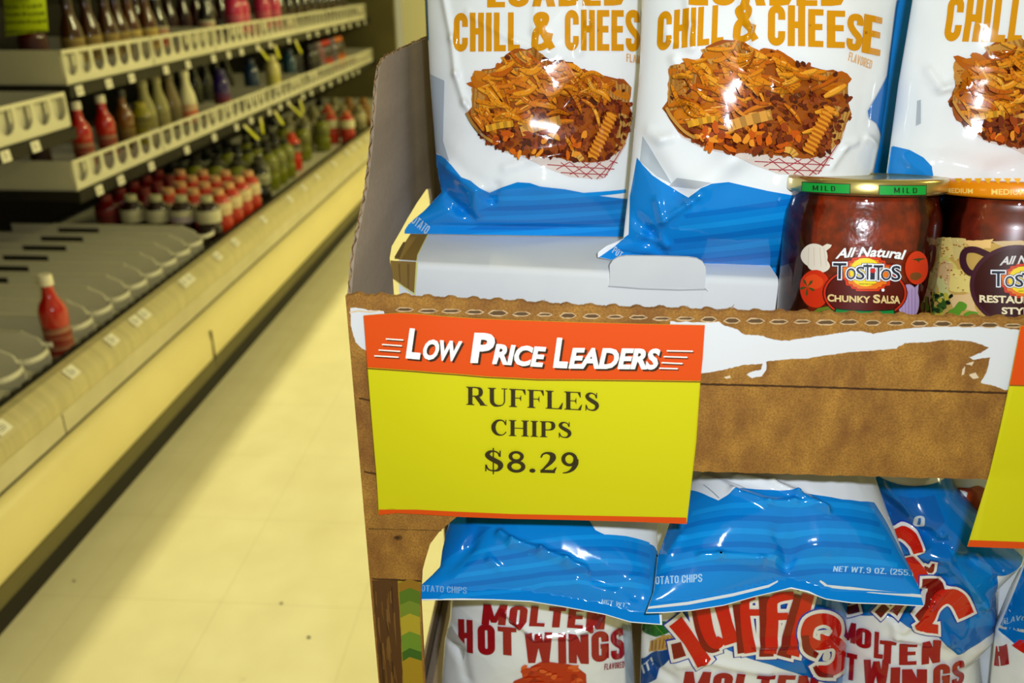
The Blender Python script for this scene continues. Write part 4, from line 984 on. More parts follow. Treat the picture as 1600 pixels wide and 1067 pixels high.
# ------------------------------------------------------------------ salsa jars
LEAN = math.radians(9.5)
class Round(Surf):
    """round jar wall; the jar leans back on its heel by LEAN"""
    gz = False; grid = .002
    def __init__(s, cx, cy, R, z0):
        s.cx, s.cy, s.R = cx, cy, R; s.b = np.array((cx, cy + R * .9, z0)); s.M = np.array(Matrix.Rotation(-LEAN, 3, 'X'))
    def tip(s, V): return s.b + (np.asarray(V, float) - s.b) @ s.M.T
    def pts(s, A, off): a = A[:, 0] / s.R; r = s.R + off; return s.tip(np.stack([s.cx + r * np.sin(a), s.cy - r * np.cos(a), A[:, 1]], 1))
    def inv(s, P):
        out = []; o = s.b + s.M.T @ (EYE - s.b)
        for p in P:
            d = s.M.T @ ray(*p); e = o[:2] - np.array((s.cx, s.cy)); a = d[0] ** 2 + d[1] ** 2; b = 2 * (d[0] * e[0] + d[1] * e[1]); c = e @ e - s.R ** 2; D = max(0, b * b - 4 * a * c)
            q = o + d * ((-b - math.sqrt(D)) / (2 * a)); out.append((s.R * math.atan2(q[0] - s.cx, s.cy - q[1]), q[2]))
        return np.array(out)
M_SALSA = noise_mat('chunky_red_salsa', (120, 28, 8), (150, 44, 10), (60, 60, 60), .25, .5, detail=6, c3=(80, 18, 8), scale3=140, f3=.85, bump=.3, bumpscale=160, coat=.4)
M_SALSA2 = noise_mat('dark_red_salsa', (104, 26, 8), (134, 40, 12), (50, 50, 50), .3, .5, detail=6, c3=(64, 10, 6), scale3=110, f3=.8, coat=.3)
M_GOLD = noise_mat('gold_lid_metal', (186, 168, 96), (204, 186, 118), (3, 3, 3), .25, .5); MATS['gold_lid_metal'].node_tree.nodes['Principled BSDF'].inputs['Metallic'].default_value = .85
M_ORANGELID = noise_mat('orange_lid_enamel', (232, 136, 6), (238, 146, 14), (4, 4, 4), .25, .5, coat=.3)
def tipped(mb, S): mb.v = [tuple(v) for v in S.tip(mb.v)]; return mb
def jar(S, ztop, zlid, zbot, lid_m, salsa_m, label):
    cx, cy, R = S.cx, S.cy, S.R
    r = empty('salsa_jar', (cx, cy, zbot), label, 'jar', 'salsa jars')
    zs = zlid - .006
    body = [(R * .9, zbot), (R - .001, zbot + .006), (R, zbot + .012), (R, zs - .012), (R - .0008, zs - .007), (R - .0026, zs - .002), (R - .0036, zs + .002), (R - .0036, zlid)]
    mb = MB(); mb.lathe(body, cx, cy, 64, cap=False); tipped(mb, S).build('glass', M_GLASS, r, smooth=True)
    inn = [(0.001, zbot + .004), (R * .88, zbot + .004), (R - .003, zbot + .008), (R - .0012, zbot + .014), (R - .0009, zs - .0125), (R - .0018, zs - .0075), (R - .0036, zs - .0025), (R - .0046, zs + .0015), (R - .0046, zlid - .002)]
    mb = MB(); mb.lathe(inn, cx, cy, 64); tipped(mb, S).build('salsa', salsa_m, r, smooth=True)
    lid = [(R - .006, zlid - .0008), (R - .0012, zlid), (R - .0002, zlid + .001), (R, zlid + .002), (R, ztop - .0022), (R - .0008, ztop - .0008), (R - .0025, ztop - .0002), (R - .005, ztop), (R - .008, ztop - .0014), (.002, ztop - .0016)]
    mb = MB(); mb.lathe(lid, cx, cy, 72); shade_auto(tipped(mb, S).build('lid', lid_m, r), .8)
    return r
def blob(cx, cy, rx, ry, n=26, wob=.06, seed=0, rot=0):
    g = random.Random(seed); ph = [g.uniform(0, 6.3) for _ in range(3)]; out = []
    for k in range(n):
        a = 2 * PI * k / n; q = 1 + wob * (math.sin(2 * a + ph[0]) + math.sin(3 * a + ph[1]) * .6 + math.sin(5 * a + ph[2]) * .35); x, y = rx * q * math.cos(a), ry * q * math.sin(a)
        out.append((cx + x * math.cos(rot) - y * math.sin(rot), cy + x * math.sin(rot) + y * math.cos(rot)))
    return out
JB = Zr(-.2493); JY = .552; JYm = JY + .012; jl, jr_ = atY(1219, 420, JYm)[0], atY(1457, 420, JYm)[0]; JX = (jl + jr_) / 2; JR = (jr_ - jl) / 2 * .985
J = lambda a, b: (1180 + a / 3.81, 250 + b / 3.81)
SR = Round(JX, JY, JR, JB)
z1, z0 = SR.inv([(1342, 279.5)])[0][1], SR.inv([(1342, 305.5)])[0][1]
j1 = jar(SR, z1, z0, JB, M_GOLD, M_SALSA, 'salsa jar with gold lid and green MILD marks')
k_ = Ink(SR, .0003, .00004)
for q in ([(280, 128), (568, 142), (565, 204), (278, 188)], [(735, 148), (1018, 148), (1016, 210), (734, 210)]):
    q = [J(*p) for p in q]; c = np.mean(q, 0); k_.put([q], (20, 26, 12)); k_.put([[tuple(c + (np.array(p) - c) * np.array((.975, .86))) for p in q]], (0, 150, 50))
k_.text('MILD', J(345, 181), J(478, 186), J(345, 150), (16, 30, 14), 'block', t=.14, gap=.3); k_.text('MILD', J(825, 196), J(960, 198), J(825, 163), (16, 30, 14), 'block', t=.14, gap=.3)
k_.build('lid_print', M_INKPAPER, j1)
# wrap-around printed label on the glass
k_ = Ink(SR, .0004, .00004)
pj = lambda L: [J(*p) for p in L]
def garlic(): 
    k_.put([pj(blob(355, 570, 78, 74, seed=1, wob=.03)), pj(blob(380, 620, 66, 50, seed=2)), pj([(390, 520), (430, 498), (458, 505), (450, 520), (425, 540), (415, 560)])], (226, 214, 196))
    for x in (320, 350, 385, 410): k_.put([pj([(x, 520), (x + 4, 520), (x + 8 + (x - 360) * .2, 630), (x + 4 + (x - 360) * .2, 630)])], (206, 190, 170))
garlic()
def tomato(cx, cy, rx, ry, sx=0, sy=0):
    k_.put([pj(blob(cx, cy, rx, ry, seed=3, wob=.025))], (206, 46, 14)); k_.put([pj(blob(cx - rx * .1, cy - ry * .35, rx * .6, ry * .4, seed=4))], (226, 70, 24))
    for a in range(5):
        t = a * 1.257 + .4; k_.put([pj([(cx + sx, cy + sy), (cx + sx + 34 * math.cos(t - .2), cy + sy + 40 * math.sin(t - .2)), (cx + sx + 50 * math.cos(t), cy + sy + 56 * math.sin(t)), (cx + sx + 34 * math.cos(t + .25), cy + sy + 40 * math.sin(t + .25))])], (66, 74, 26))
tomato(360, 765, 88, 116, -45, -10); 
k_.put([pj(blob(955, 640, 68, 98, seed=5, wob=.02))], (206, 52, 18)); k_.put([pj([(925, 590), (965, 582), (1010, 585), (970, 598), (968, 612), (960, 600)])], (70, 60, 24)); k_.put([pj(blob(948, 690, 34, 24, seed=9))], (120, 70, 30))
k_.put([pj(blob(905, 840, 66, 98, seed=6, wob=.03)), pj([(940, 760), (965, 735), (960, 790)])], (176, 150, 190))
for i in range(5): k_.put([pj([(862 + 20 * i, 800 - 12 * i), (866 + 20 * i, 800 - 12 * i), (872 + 18 * i, 920), (868 + 18 * i, 920)])], (148, 118, 166))
k_.put([pj([(330, 920), (380, 880), (440, 868), (480, 890), (440, 925), (380, 940)])], (96, 116, 30)); k_.put([pj([(340, 918), (440, 885), (442, 890), (342, 924)])], (60, 80, 20))
k_.put([pj(ell(652, 790, 246, 160, 48))], (20, 8, 8)); k_.put([pj(ell(652, 790, 240, 155, 48))], (204, 44, 16)); k_.put([pj(ell(652, 790, 228, 146, 48))], (20, 8, 8)); k_.put([pj(ell(652, 790, 222, 141, 48))], (86, 18, 12))
k_.put([pj([(480, 878), (520, 884), (650, 892), (780, 888), (822, 884), (838, 960), (455, 960), (468, 905)])], (12, 40, 18)); k_.put([pj([(486, 886), (520, 890), (650, 898), (780, 895), (815, 891), (828, 960), (465, 960)])], (20, 124, 52))
k_.text('MEDIUM'[:0] + 'MILD', J(585, 962), J(700, 962), J(585, 920), (14, 30, 14), 'block', t=.16)
def emblem(k, g, f):
    """stepped sun behind the word"""
    st = lambda s: [g(650 + (x - 650) * s, 680 + (y - 680) * s) for x, y in [(610, 562), (690, 562), (690, 572), (745, 575), (748, 592), (772, 595), (776, 618), (820, 622), (828, 700), (800, 720), (800, 745), (770, 748), (765, 765), (740, 768), (735, 780), (600, 780), (596, 768), (572, 765), (566, 748), (540, 745), (535, 715), (510, 700), (500, 630), (545, 622), (548, 598), (572, 595), (576, 578), (608, 574)]]
    k.put([st(1.0)], (20, 8, 8)); k.put([st(.975)], (214, 52, 14)); k.put([st(.86)], (26, 10, 8)); k.put([st(.84)], (232, 116, 18)); k.put([[g(*p) for p in ell(655, 665, 90, 84, 30)]], (240, 212, 30))
    w = [('T', 470, 545, 610, 705), ('O', 545, 598, 640, 708), ('S', 600, 648, 630, 708), ('T', 640, 690, 620, 708), ('I', 680, 706, 640, 708), ('T', 700, 752, 622, 712), ('O', 740, 798, 645, 712), ('S', 798, 850, 625, 712)]
    for off, c in ((.075, (26, 20, 50)), (.055, (240, 240, 244)), (.012, (30, 34, 52))):
        for ch, x0, x1, y0, y1 in w:
            e = 7 if off == .055 else (10 if off == .075 else 0)
            k.text(ch, g(x0 - e, y1 + e), g(x1 + e, y1 + e), g(x0 - e + 2, y0 - e), c, 'font', offset=off)
    k.put([[g(*p) for p in ell(695, 655, 16, 13, 16)]], (206, 26, 20))
    for (x, y) in ((655, 622), (697, 628)): k.put([[g(x, y), g(x + 9, y - 9), g(x + 18, y), g(x + 9, y + 9)]], (30, 34, 52))
    k.text('MADE FOR A PARTY', g(618, 736), g(712, 738), g(618, 729), (60, 40, 10), 'font')
emblem(k_, J, None)
k_.put([pj(ell(751, 769, 9, 9, 14))], (235, 235, 235))
k_.text('All Natural', J(484, 586), J(872, 592), J(496, 527), (240, 240, 238), 'font', bend=.28, offset=.03, shear=.18)
for t, x0, x1, h in (('C', 440, 478, 44), ('HUNKY', 480, 680, 38), ('S', 695, 735, 44), ('ALSA', 737, 845, 38)):
    k_.text(t, J(x0, 838 + (x0 - 440) * .03), J(x1, 838 + (x1 - 440) * .03), J(x0, 838 - h), (226, 196, 130), 'font', offset=.035)
k_.build('printed_label', M_INKGLASS, j1)
# second jar
JX2, JY2 = JX + JR * 2 + .0012, .556
SR2 = Round(JX2, JY2, JR, JB)
z1b, z0b = SR2.inv([(1560, 283.5)])[0][1], SR2.inv([(1560, 310)])[0][1]
j2 = jar(SR2, z1b, z0b, JB, M_ORANGELID, M_SALSA2, 'salsa jar with orange lid and picture label, beside the gold lidded one')
k_ = Ink(SR2, .0003, .00004)
k_.text('MEDIUM', J(1137, 195), J(1297, 200), J(1137, 166), (246, 214, 110), 'font', offset=.02); k_.text('MEDIUM', J(1407, 206), J(1610, 208), J(1407, 172), (246, 214, 110), 'font', offset=.02)
for x in range(1190, 1640, 58): k_.put([pj([(x, 108), (x + 46, 108), (x + 30, 140), (x + 14, 130)])], (240, 172, 20))
k_.build('lid_print', M_INKPAPER, j2)
k_ = Ink(SR2, .0004, .00004)
zt_l = SR2.inv(np.array([J(1095, 452)]))[0]; a0 = zt_l[0]; zl0 = zt_l[1]; zl1 = JB + .014
k_.put([[(a0 - .0075, zl0 + .0003), (a0, zl0 + .0003), (a0, zl1), (a0 - .0075, zl1)]], (30, 8, 6), px=False)
k_.put([[(a0, zl0), (a0 + .094, zl0), (a0 + .094, zl1), (a0, zl1)]], (206, 166, 84), px=False)
chips = [((1095, 470), (1170, 458), (1200, 560), (1120, 590)), ((1175, 460), (1260, 470), (1250, 560), (1190, 600)), ((1090, 580), (1150, 570), (1210, 650), (1160, 700)), ((1120, 590), (1185, 620), (1175, 740), (1120, 800), (1085, 720)), ((1165, 650), (1290, 660), (1290, 790), (1165, 782)), ((1250, 480), (1420, 470), (1400, 520), (1300, 540)), ((1075, 700), (1120, 690), (1170, 800), (1120, 850)), ((1400, 480), (1600, 480), (1600, 520), (1480, 520)), ((1160, 800), (1300, 795), (1320, 900), (1180, 880))]
for q in chips: k_.put([pj(rough_poly(q, 5, 24, int(q[0][0])))], jit((226, 196, 118), 18))
for i in range(60):
    x, y = random.uniform(1085, 1300), random.uniform(470, 800); k_.put([pj(blob(x, y, random.uniform(3, 8), random.uniform(3, 6), 7, seed=i))], random.choice(((196, 140, 60), (186, 126, 50), (240, 216, 150), (170, 110, 40))), cut=False)
for i in range(26): k_.put([pj(blob(random.uniform(1060, 1200), random.uniform(800, 960), random.uniform(14, 30), random.uniform(10, 20), 10, .2, i, random.uniform(0, 3)))], random.choice(((34, 60, 26), (56, 90, 34), (196, 180, 60), (90, 120, 40), (24, 36, 20))))
for c in ((1245, 870), (1300, 920), (1215, 900)): k_.put([pj(blob(c[0], c[1], 34, 30, 14, .15, int(c[0])))], (96, 150, 40))
k_.put([strip_q for strip_q in [pj(q) for q in strip(catmull([(1400, 560), (1330, 530), (1275, 540), (1262, 600), (1290, 660), (1350, 680)], 6), 36)]], (62, 26, 40))
k_.put([pj(ell(1560, 740, 262, 240, 50))], (70, 28, 44)); k_.put([pj(ell(1565, 745, 246, 224, 50))], (58, 14, 14))
g2 = lambda x, y: J(1417 + (x - 470) * .95, 735 + (y - 680) * .95 - 14)
emblem(k_, g2, None)
k_.text('All Natural', J(1460, 622), J(1750, 630), J(1470, 572), (220, 214, 210), 'font', bend=.3, offset=.03, shear=.18)
k_.text('RESTAURANT', J(1352, 840), J(1760, 848), J(1352, 796), (240, 224, 180), 'font', offset=.035); k_.text('STYLE', J(1468, 908), J(1650, 910), J(1468, 866), (240, 224, 180), 'font', offset=.035); k_.text('SALSA', J(1480, 965), J(1660, 968), J(1480, 936), (226, 206, 160), 'font', offset=.03)
k_.build('printed_label', M_INKGLASS, j2)

# ------------------------------------------------------------------ bags
SILV, BLUE, BLUE2, BLUE3 = (234, 239, 243), (10, 130, 212), (18, 146, 226), (6, 112, 196)
GOLDT, REDT = (216, 146, 8), (158, 18, 28)
def food(k, M, seed=3):
    """tray of ridged fries under chilli and cheese; M maps the design (crop of the middle bag) to photo pixels"""
    g = random.Random(seed); m = lambda L: [M(*p) for p in L]
    pile = [(140, 430), (160, 400), (165, 330), (180, 280), (210, 250), (280, 240), (310, 190), (350, 165), (440, 158), (490, 195), (520, 212), (560, 200), (610, 215), (630, 240), (700, 252), (760, 270), (840, 285), (872, 320), (870, 380), (885, 450), (860, 520), (820, 580), (760, 620), (660, 628), (560, 614), (480, 606), (400, 606), (300, 580), (230, 545), (180, 500)]
    def inside(x, y):
        c = False; n = len(pile)
        for i in range(n):
            (x0, y0), (x1, y1) = pile[i], pile[i - 1]
            if (y0 > y) != (y1 > y) and x < (x1 - x0) * (y - y0) / (y1 - y0) + x0: c = not c
        return c
    tray_ = [(150, 452), (225, 530), (300, 572), (480, 602), (660, 626), (770, 618), (815, 590), (868, 500), (850, 560), (800, 640), (760, 690), (735, 698), (600, 690), (500, 655), (400, 612), (300, 590), (215, 545)]
    k.put([m(tray_)], (222, 208, 200))
    for a, b in (((560, 630), (640, 690)), ((600, 628), (700, 697)), ((660, 630), (750, 692)), ((720, 628), (780, 660)), ((660, 690), (740, 628)), ((600, 680), (690, 632)), ((720, 697), (800, 620)), ((540, 660), (600, 628)), ((755, 690), (850, 545)), ((500, 640), (800, 655)), ((560, 672), (770, 678)), ((780, 620), (815, 630))):
        k.put([m(q) for q in strip([a, b], 4)], (166, 60, 70))
    k.put([m(rough_poly(pile, 5, 26, seed))], (158, 78, 20))
    def ridged(quad, c, n, c2=None):
        a, b, c_, d = [np.array(p, float) for p in quad]; k.put([m(rough_poly(quad, 3, 20, n))], c)
        for i in range(n):
            t = (i + .3) / n; u = (i + .7) / n; k.put([m([a + (b - a) * t, a + (b - a) * u, d + (c_ - d) * u, d + (c_ - d) * t])], c2 or tuple(v * .78 for v in c), cut=False)
    ridged([(165, 262), (285, 242), (250, 420), (160, 440)], (198, 136, 58), 6); ridged([(290, 200), (440, 160), (480, 240), (330, 260)], (206, 146, 66), 7); ridged([(440, 160), (500, 200), (500, 260), (430, 240)], (190, 120, 50), 3)
    ridged([(745, 272), (875, 310), (868, 385), (760, 350)], (196, 136, 62), 8); ridged([(530, 205), (610, 215), (630, 260), (560, 250)], (120, 50, 20), 3)
    ridged([(820, 420), (880, 440), (840, 560), (800, 600)], (206, 150, 70), 4)
    cols_meat = ((92, 30, 14), (118, 44, 18), (138, 58, 24), (76, 24, 12), (150, 70, 30)); cols_ch = ((214, 126, 14), (224, 140, 24), (198, 106, 10), (230, 154, 40), (184, 88, 8), (206, 112, 20))
    for i in range(60):
        x, y = g.uniform(190, 840), g.uniform(200, 470)
        if inside(x - 25, y) and inside(x + 25, y) and (y < 350 or x < 430): k.put([m(blob(x, y, g.uniform(26, 60), g.uniform(14, 28), 14, .16, i, g.uniform(-.3, .8)))], g.choice(((190, 104, 14), (200, 116, 20), (178, 90, 10))), cut=False, up=.25)
    for i in range(900):
        x, y = g.uniform(150, 880), g.uniform(200, 620)
        if not inside(x, y) or (y < 370 and g.random() < .86) or (x < 420 and y < 480 and g.random() < .7): continue
        k.put([m(blob(x, y, g.uniform(7, 17), g.uniform(6, 12), 9, .18, i, g.uniform(0, 3)))], g.choice(cols_meat), cut=False, up=.25)
    def fry(p, w, c, n):
        P_ = catmull(p, 4); s = strip(P_, w); k.put([m(q) for q in s], c)
        for i, q in enumerate(s):
            if i % 2: k.put([m(q)], tuple(v * .8 for v in c), cut=False, up=.3)
    for i in range(330):
        x, y = g.uniform(170, 860), g.uniform(195, 560)
        if not inside(x, y): continue
        pc = .9 if y < 360 and x < 760 else (.7 if x < 430 and y < 480 else .1)
        if g.random() > pc: continue
        L = g.uniform(60, 130); a = g.uniform(-.5, 1.2); b = a + g.uniform(-.8, .8)
        p = [(x - L / 2 * math.cos(a), y - L / 2 * math.sin(a)), (x, y), (x + L / 2 * math.cos(b), y + L / 2 * math.sin(b))]
        if not all(inside(*q) for q in p): continue
        w = g.uniform(12, 22); c = g.choice(cols_ch); P5 = catmull(p, 5)
        k.put([m(q) for q in strip([(q_[0] + 2, q_[1] + 4) for q_ in P5], [w * .4, w, w, w * .4])], tuple(v * .74 for v in c), cut=False, up=.3)
        k.put([m(q) for q in strip(P5, [w * .4, w, w, w * .4])], c, cut=False, up=.3)
        if g.random() < .4: k.put([m(q) for q in strip([(q_[0] - 1, q_[1] - w * .2) for q_ in P5[3:8]], w * .2)], (240, 184, 88), cut=False, up=.3)
    fry([(385, 505), (460, 480), (560, 455)], 42, (214, 150, 64), 8); fry([(230, 495), (290, 480), (350, 472)], 26, (226, 160, 40), 6); fry([(610, 590), (640, 600), (655, 620)], 26, (220, 160, 70), 4)
    for i in range(40):
        x, y = g.uniform(260, 700), g.uniform(500, 600)
        if inside(x, y): k.put([m(blob(x, y, g.uniform(10, 26), g.uniform(8, 16), 9, .2, i + 500, g.uniform(0, 3)))], g.choice(((206, 96, 14), (150, 60, 20), (226, 140, 40), (110, 40, 16), (190, 80, 14))), cut=False, up=.25)
    # crinkle-cut fry, zigzag edges
    n = 11; A_, B_ = np.array((790, 425.)), np.array((700, 605.)); nn = np.array((.88, .45)); e1 = []; e2 = []
    for i in range(2 * n + 1):
        t = i / (2 * n); c = A_ + (B_ - A_) * t; o = 7 if i % 2 else -3; e1.append(tuple(c - nn * (22 + o))); e2.append(tuple(c + nn * (26 - o)))
    k.put([m(e1 + e2[::-1])], (222, 142, 36))
    for i in range(0, 2 * n, 2): k.put([m([e1[i], e1[i + 1], e2[i + 1], e2[i]])], (176, 92, 18), cut=False)
    k.put([m(q) for q in strip(catmull([(146, 428), (170, 470), (215, 520), (260, 548)], 4), 12)], (196, 140, 62))
def stripes(k, poly_top, poly_bot, n, c1, c2, slope=0):
    pass
def bag_thing(b, label, group, m=None, loc=None, **kw):
    r = empty('chip_bag', tuple(b.world(np.array([[0, 0, .002]]))[0] if loc is None else loc), label, 'bag of chips', group)
    b.body('pouch', m or M_FILM, r, **kw); return r
GU = 'bags of chips on the upper tray'; GL = 'bags of chips in the lower tray'
ID = lambda a, b: (980 + a / 2.54, b / 2.54)
# --- first upper bag
B1 = Bag((0, .668, ZT + .0008), 0, math.radians(9), 0, .31,
    [(665, -60), (667, 30), (671, 110), (676, 180), (683, 262), (690, 300), (664, 328), (638, 350), (632, 360)],
    [(1020, -60), (1018, 60), (1010, 180), (1000, 260), (990, 320), (988, 366)], T=.036, Tb=.022, zt=.05, seed=3, wob=.0013, corner=None,
    creases=[([(693, -5), (706, 60), (712, 115), (726, 160), (756, 205), (772, 222)], .0032, .0016), ([(730, 20), (800, 62), (860, 82)], .0016, .0014), ([(744, 300), (770, 312), (776, 290)], -.003, .003), ([(690, 295), (720, 330), (748, 347)], -.006, .004), ([(700, 262), (745, 300), (748, 347)], .005, .004), ([(880, 170), (915, 133)], .0035, .004), ([(838, 5), (835, 50), (842, 85)], .0022, .0015), ([(912, 0), (918, 40), (906, 82)], .0024, .002), ([(790, 262), (830, 248), (880, 240)], .002, .003), ([(745, 300), (850, 290), (975, 310)], .0025, .008)])
r = bag_thing(B1, 'chilli and cheese chip bag at left end of the upper row', GU)
A1 = lambda a, b: (600 + a / 2.54, b / 2.54)
k_ = Ink(B1)
k_.put([[A1(*p) for p in [(200, 610), (235, 620), (270, 655), (310, 702), (345, 715), (385, 745), (420, 765), (470, 742), (530, 722), (580, 725), (620, 738), (720, 750), (850, 775), (960, 788), (1010, 792), (1040, 985), (160, 970), (50, 920), (130, 850), (220, 770)]]], BLUE)
for i, (y0, c) in enumerate(((760, BLUE2), (800, BLUE3), (838, BLUE2), (876, BLUE3), (905, BLUE2))): k_.put([[A1(*p) for p in [(440 - 20 * i, y0 + 20), (960, y0 - 10), (960, y0 + 4), (600, y0 + 34), (400 - 25 * i, y0 + 36)]]], c)
k_.put([[A1(*p) for p in [(215, 640), (300, 700), (330, 760), (370, 880), (300, 820), (225, 740)]]], BLUE3)
k_.put([[A1(*p) for p in [(155, 0), (172, 0), (178, 160), (168, 160)]]], (16, 110, 140)); k_.put([[A1(*p) for p in [(185, 295), (240, 320), (235, 560), (260, 640), (205, 600)]]], (176, 188, 202))  # the grey-blue patch is shade painted onto the silver film, not print
food(k_, lambda a, b: A1(330 + (a - 140) * .885, 195 + (b - 165) * .955 + (a - 140) * .012), 5)
k_.build('printed_design', M_INKFILM, r)
k_ = Ink(B1, .001)
k_.text('LOADED', A1(410, 30), A1(955, 22), A1(410, -100), GOLDT, 'block', t=.19); k_.text('CHILL', A1(278, 206), A1(540, 203), A1(278, 52), GOLDT, 'block', t=.19); k_.text('&', A1(585, 205), A1(680, 203), A1(585, 48), GOLDT, 'block', t=.19); k_.text('CHEESE', A1(718, 203), A1(1072, 205), A1(718, 38), GOLDT, 'block', t=.19)
k_.text('FLAVORED', A1(962, 245), A1(1075, 262), A1(962, 212), (222, 170, 110), 'block'); k_.text('POTATO', A1(96, 872), A1(166, 930), A1(116, 842), (170, 196, 220), 'block', t=.15)
k_.build('lettering', M_INKFILM, r)
# --- middle upper bag, nearest
B2 = Bag((0, .602, ZT + .0008), math.radians(3), math.radians(10), 0, .33,
    [(1003, -70), (1003, 0), (1000, 100), (991, 200), (983, 290), (976, 350), (974, 372), (948, 388), (934, 401)],
    [(1418, -70), (1402, 0), (1394, 60), (1386, 130), (1376, 200), (1362, 270), (1345, 350), (1330, 430), (1330, 470)], bottom=[(934, 402), (975, 410), (1000, 415), (1105, 428), (1222, 437), (1330, 440)], T=.040, Tb=.026, zt=.05, seed=8, wob=.0013,
    creases=[([(1074, -5), (1078, 40), (1083, 75)], .0026, .0016), ([(1158, -5), (1168, 45), (1162, 98)], .0034, .002), ([(1040, 35), (1042, 62), (1076, 75)], .002, .0014), ([(1052, 92), (1066, 130), (1068, 165), (1088, 215)], .003, .0018), ([(1010, 205), (1030, 218), (1048, 214)], .003, .003), ([(1100, 285), (1140, 248), (1190, 230)], .004, .007), ([(1026, 312), (1034, 346), (1074, 318), (1088, 308)], .003, .0016), ([(1020, 250), (1060, 300), (1075, 310)], -.004, .005), ([(990, 340), (1020, 365), (1030, 390)], -.005, .004), ([(1222, 132), (1256, 142)], .004, .004), ([(1355, 215), (1372, 230), (1365, 262)], .003, .002), ([(1000, 365), (1040, 385), (1020, 350)], .003, .002), ([(1300, 260), (1320, 230), (1338, 220)], .002, .002), ([(985, 395), (1010, 380), (1040, 400)], -.003, .003)])
r = bag_thing(B2, 'chilli and cheese chip bag in the middle of the upper row, behind the hand tab', GU)
k_ = Ink(B2)
k_.put([[ID(*p) for p in [(38, 625), (62, 655), (100, 695), (140, 722), (180, 745), (245, 785), (290, 745), (330, 728), (400, 722), (470, 738), (560, 758), (640, 772), (720, 790), (900, 800), (900, 1170), (330, 1150), (60, 1110), (0, 1090), (-140, 1040), (-60, 985), (5, 930), (10, 780)]]], BLUE)
for i, y0 in enumerate((800, 850, 900, 950, 1000, 1050)): k_.put([[ID(*p) for p in [(220 - 20 * i, y0 + 48), (640, y0 - 12), (860, y0 - 40), (860, y0 - 14), (640, y0 + 14), (230 - 20 * i, y0 + 66)]]], BLUE2 if i % 2 else BLUE3)
k_.put([[ID(*p) for p in [(1070, 0), (1050, 150), (1030, 300), (990, 380), (955, 440), (960, 470), (990, 490), (1010, 560), (990, 690), (960, 800), (1150, 800), (1150, 0)]]], BLUE3)
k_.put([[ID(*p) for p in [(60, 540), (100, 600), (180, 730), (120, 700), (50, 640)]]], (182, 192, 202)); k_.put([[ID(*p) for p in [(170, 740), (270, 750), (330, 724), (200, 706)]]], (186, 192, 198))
food(k_, lambda a, b: ID(a, b), 3)
k_.build('printed_design', M_INKFILM, r)
k_ = Ink(B2, .0012)
k_.text('LOADED', ID(240, 22), ID(862, 24), ID(240, -115), GOLDT, 'block', t=.19); k_.text('CHILL', ID(116, 203), ID(380, 172), ID(122, 48), GOLDT, 'block', t=.19); k_.text('&', ID(418, 172), ID(520, 168), ID(418, 18), GOLDT, 'block', t=.19)
for t, x0, x1, y0, y1, h in (('CH', 556, 704, 182, 184, 162), ('E', 716, 776, 186, 188, 150), ('E', 790, 860, 190, 192, 148), ('S', 864, 928, 198, 206, 146), ('E', 928, 1000, 208, 224, 152)): k_.text(t, ID(x0, y0), ID(x1, y1), ID(x0 + (10 if x0 > 800 else 2), y0 - h), GOLDT, 'block', t=.19)
k_.text('FLAVORED', ID(874, 240), ID(966, 275), ID(880, 206), (226, 180, 130), 'block'); k_.text('POT', ID(-62, 1000), ID(-30, 1026), ID(-48, 975), (170, 196, 220), 'block')
k_.put([[ID(*p) for p in [(-108, 1020), (-60, 1030), (0, 1043), (0, 1050), (-60, 1040), (-110, 1026)]]], (190, 206, 222))
k_.build('lettering', M_INKFILM, r)
# --- right upper bag
B3 = Bag((0, .62, ZT + .0008), math.radians(-4), math.radians(10), 0, .31,
    [(1440, -70), (1426, 0), (1416, 60), (1404, 130), (1392, 220), (1384, 280), (1380, 330), (1378, 440)],
    [(1810, -70), (1815, 60), (1815, 200), (1815, 300), (1820, 440)], T=.036, Tb=.026, zt=.05, seed=12, wob=.0013,
    creases=[([(1450, 110), (1470, 140), (1490, 135), (1500, 122)], .003, .002), ([(1408, 246), (1450, 275)], .002, .0014), ([(1560, 80), (1600, 85)], .003, .002), ([(1480, 250), (1560, 270), (1620, 250)], -.003, .006)])
r = bag_thing(B3, 'chilli and cheese chip bag at right end, behind the orange lidded jar', GU)
k_ = Ink(B3)
k_.put([[ID(*p) for p in [(1030, 560), (1055, 580), (1120, 595), (1175, 625), (1210, 660), (1215, 720), (1300, 760), (2000, 800), (2000, 1000), (1010, 1000)]]], BLUE)
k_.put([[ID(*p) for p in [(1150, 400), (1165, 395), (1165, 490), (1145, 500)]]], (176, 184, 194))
food(k_, lambda a, b: ID(1270 + (a - 140) * .97, 405 + (b - 430) * .96 + (a - 140) * .03), 9)
k_.build('printed_design', M_INKFILM, r)
k_ = Ink(B3, .0012)
k_.text('LOADED', ID(1400, -20), ID(2030, -10), ID(1400, -150), GOLDT, 'block', t=.19); k_.text('CHILL', ID(1252, 164), ID(1560, 170), ID(1275, -15), GOLDT, 'block', t=.19); k_.text('& CHEESE', ID(1600, 172), ID(2110, 190), ID(1600, 0), GOLDT, 'block', t=.19)
k_.build('lettering', M_INKFILM, r)
# --- blue bag standing behind the gap
B4 = Bag((atY(1405, 200, .745)[0], .745, ZT + .0008), 0, math.radians(2), 0, .30, [(-.075, 0), (-.08, .3)], [(.075, 0), (.08, .3)], T=.02, Tb=.02, px=False, seed=5)
bag_thing(B4, 'blue chip bag standing behind the gap of the upper row', GU, M_FILMBLUE, nu=60, nv=90)

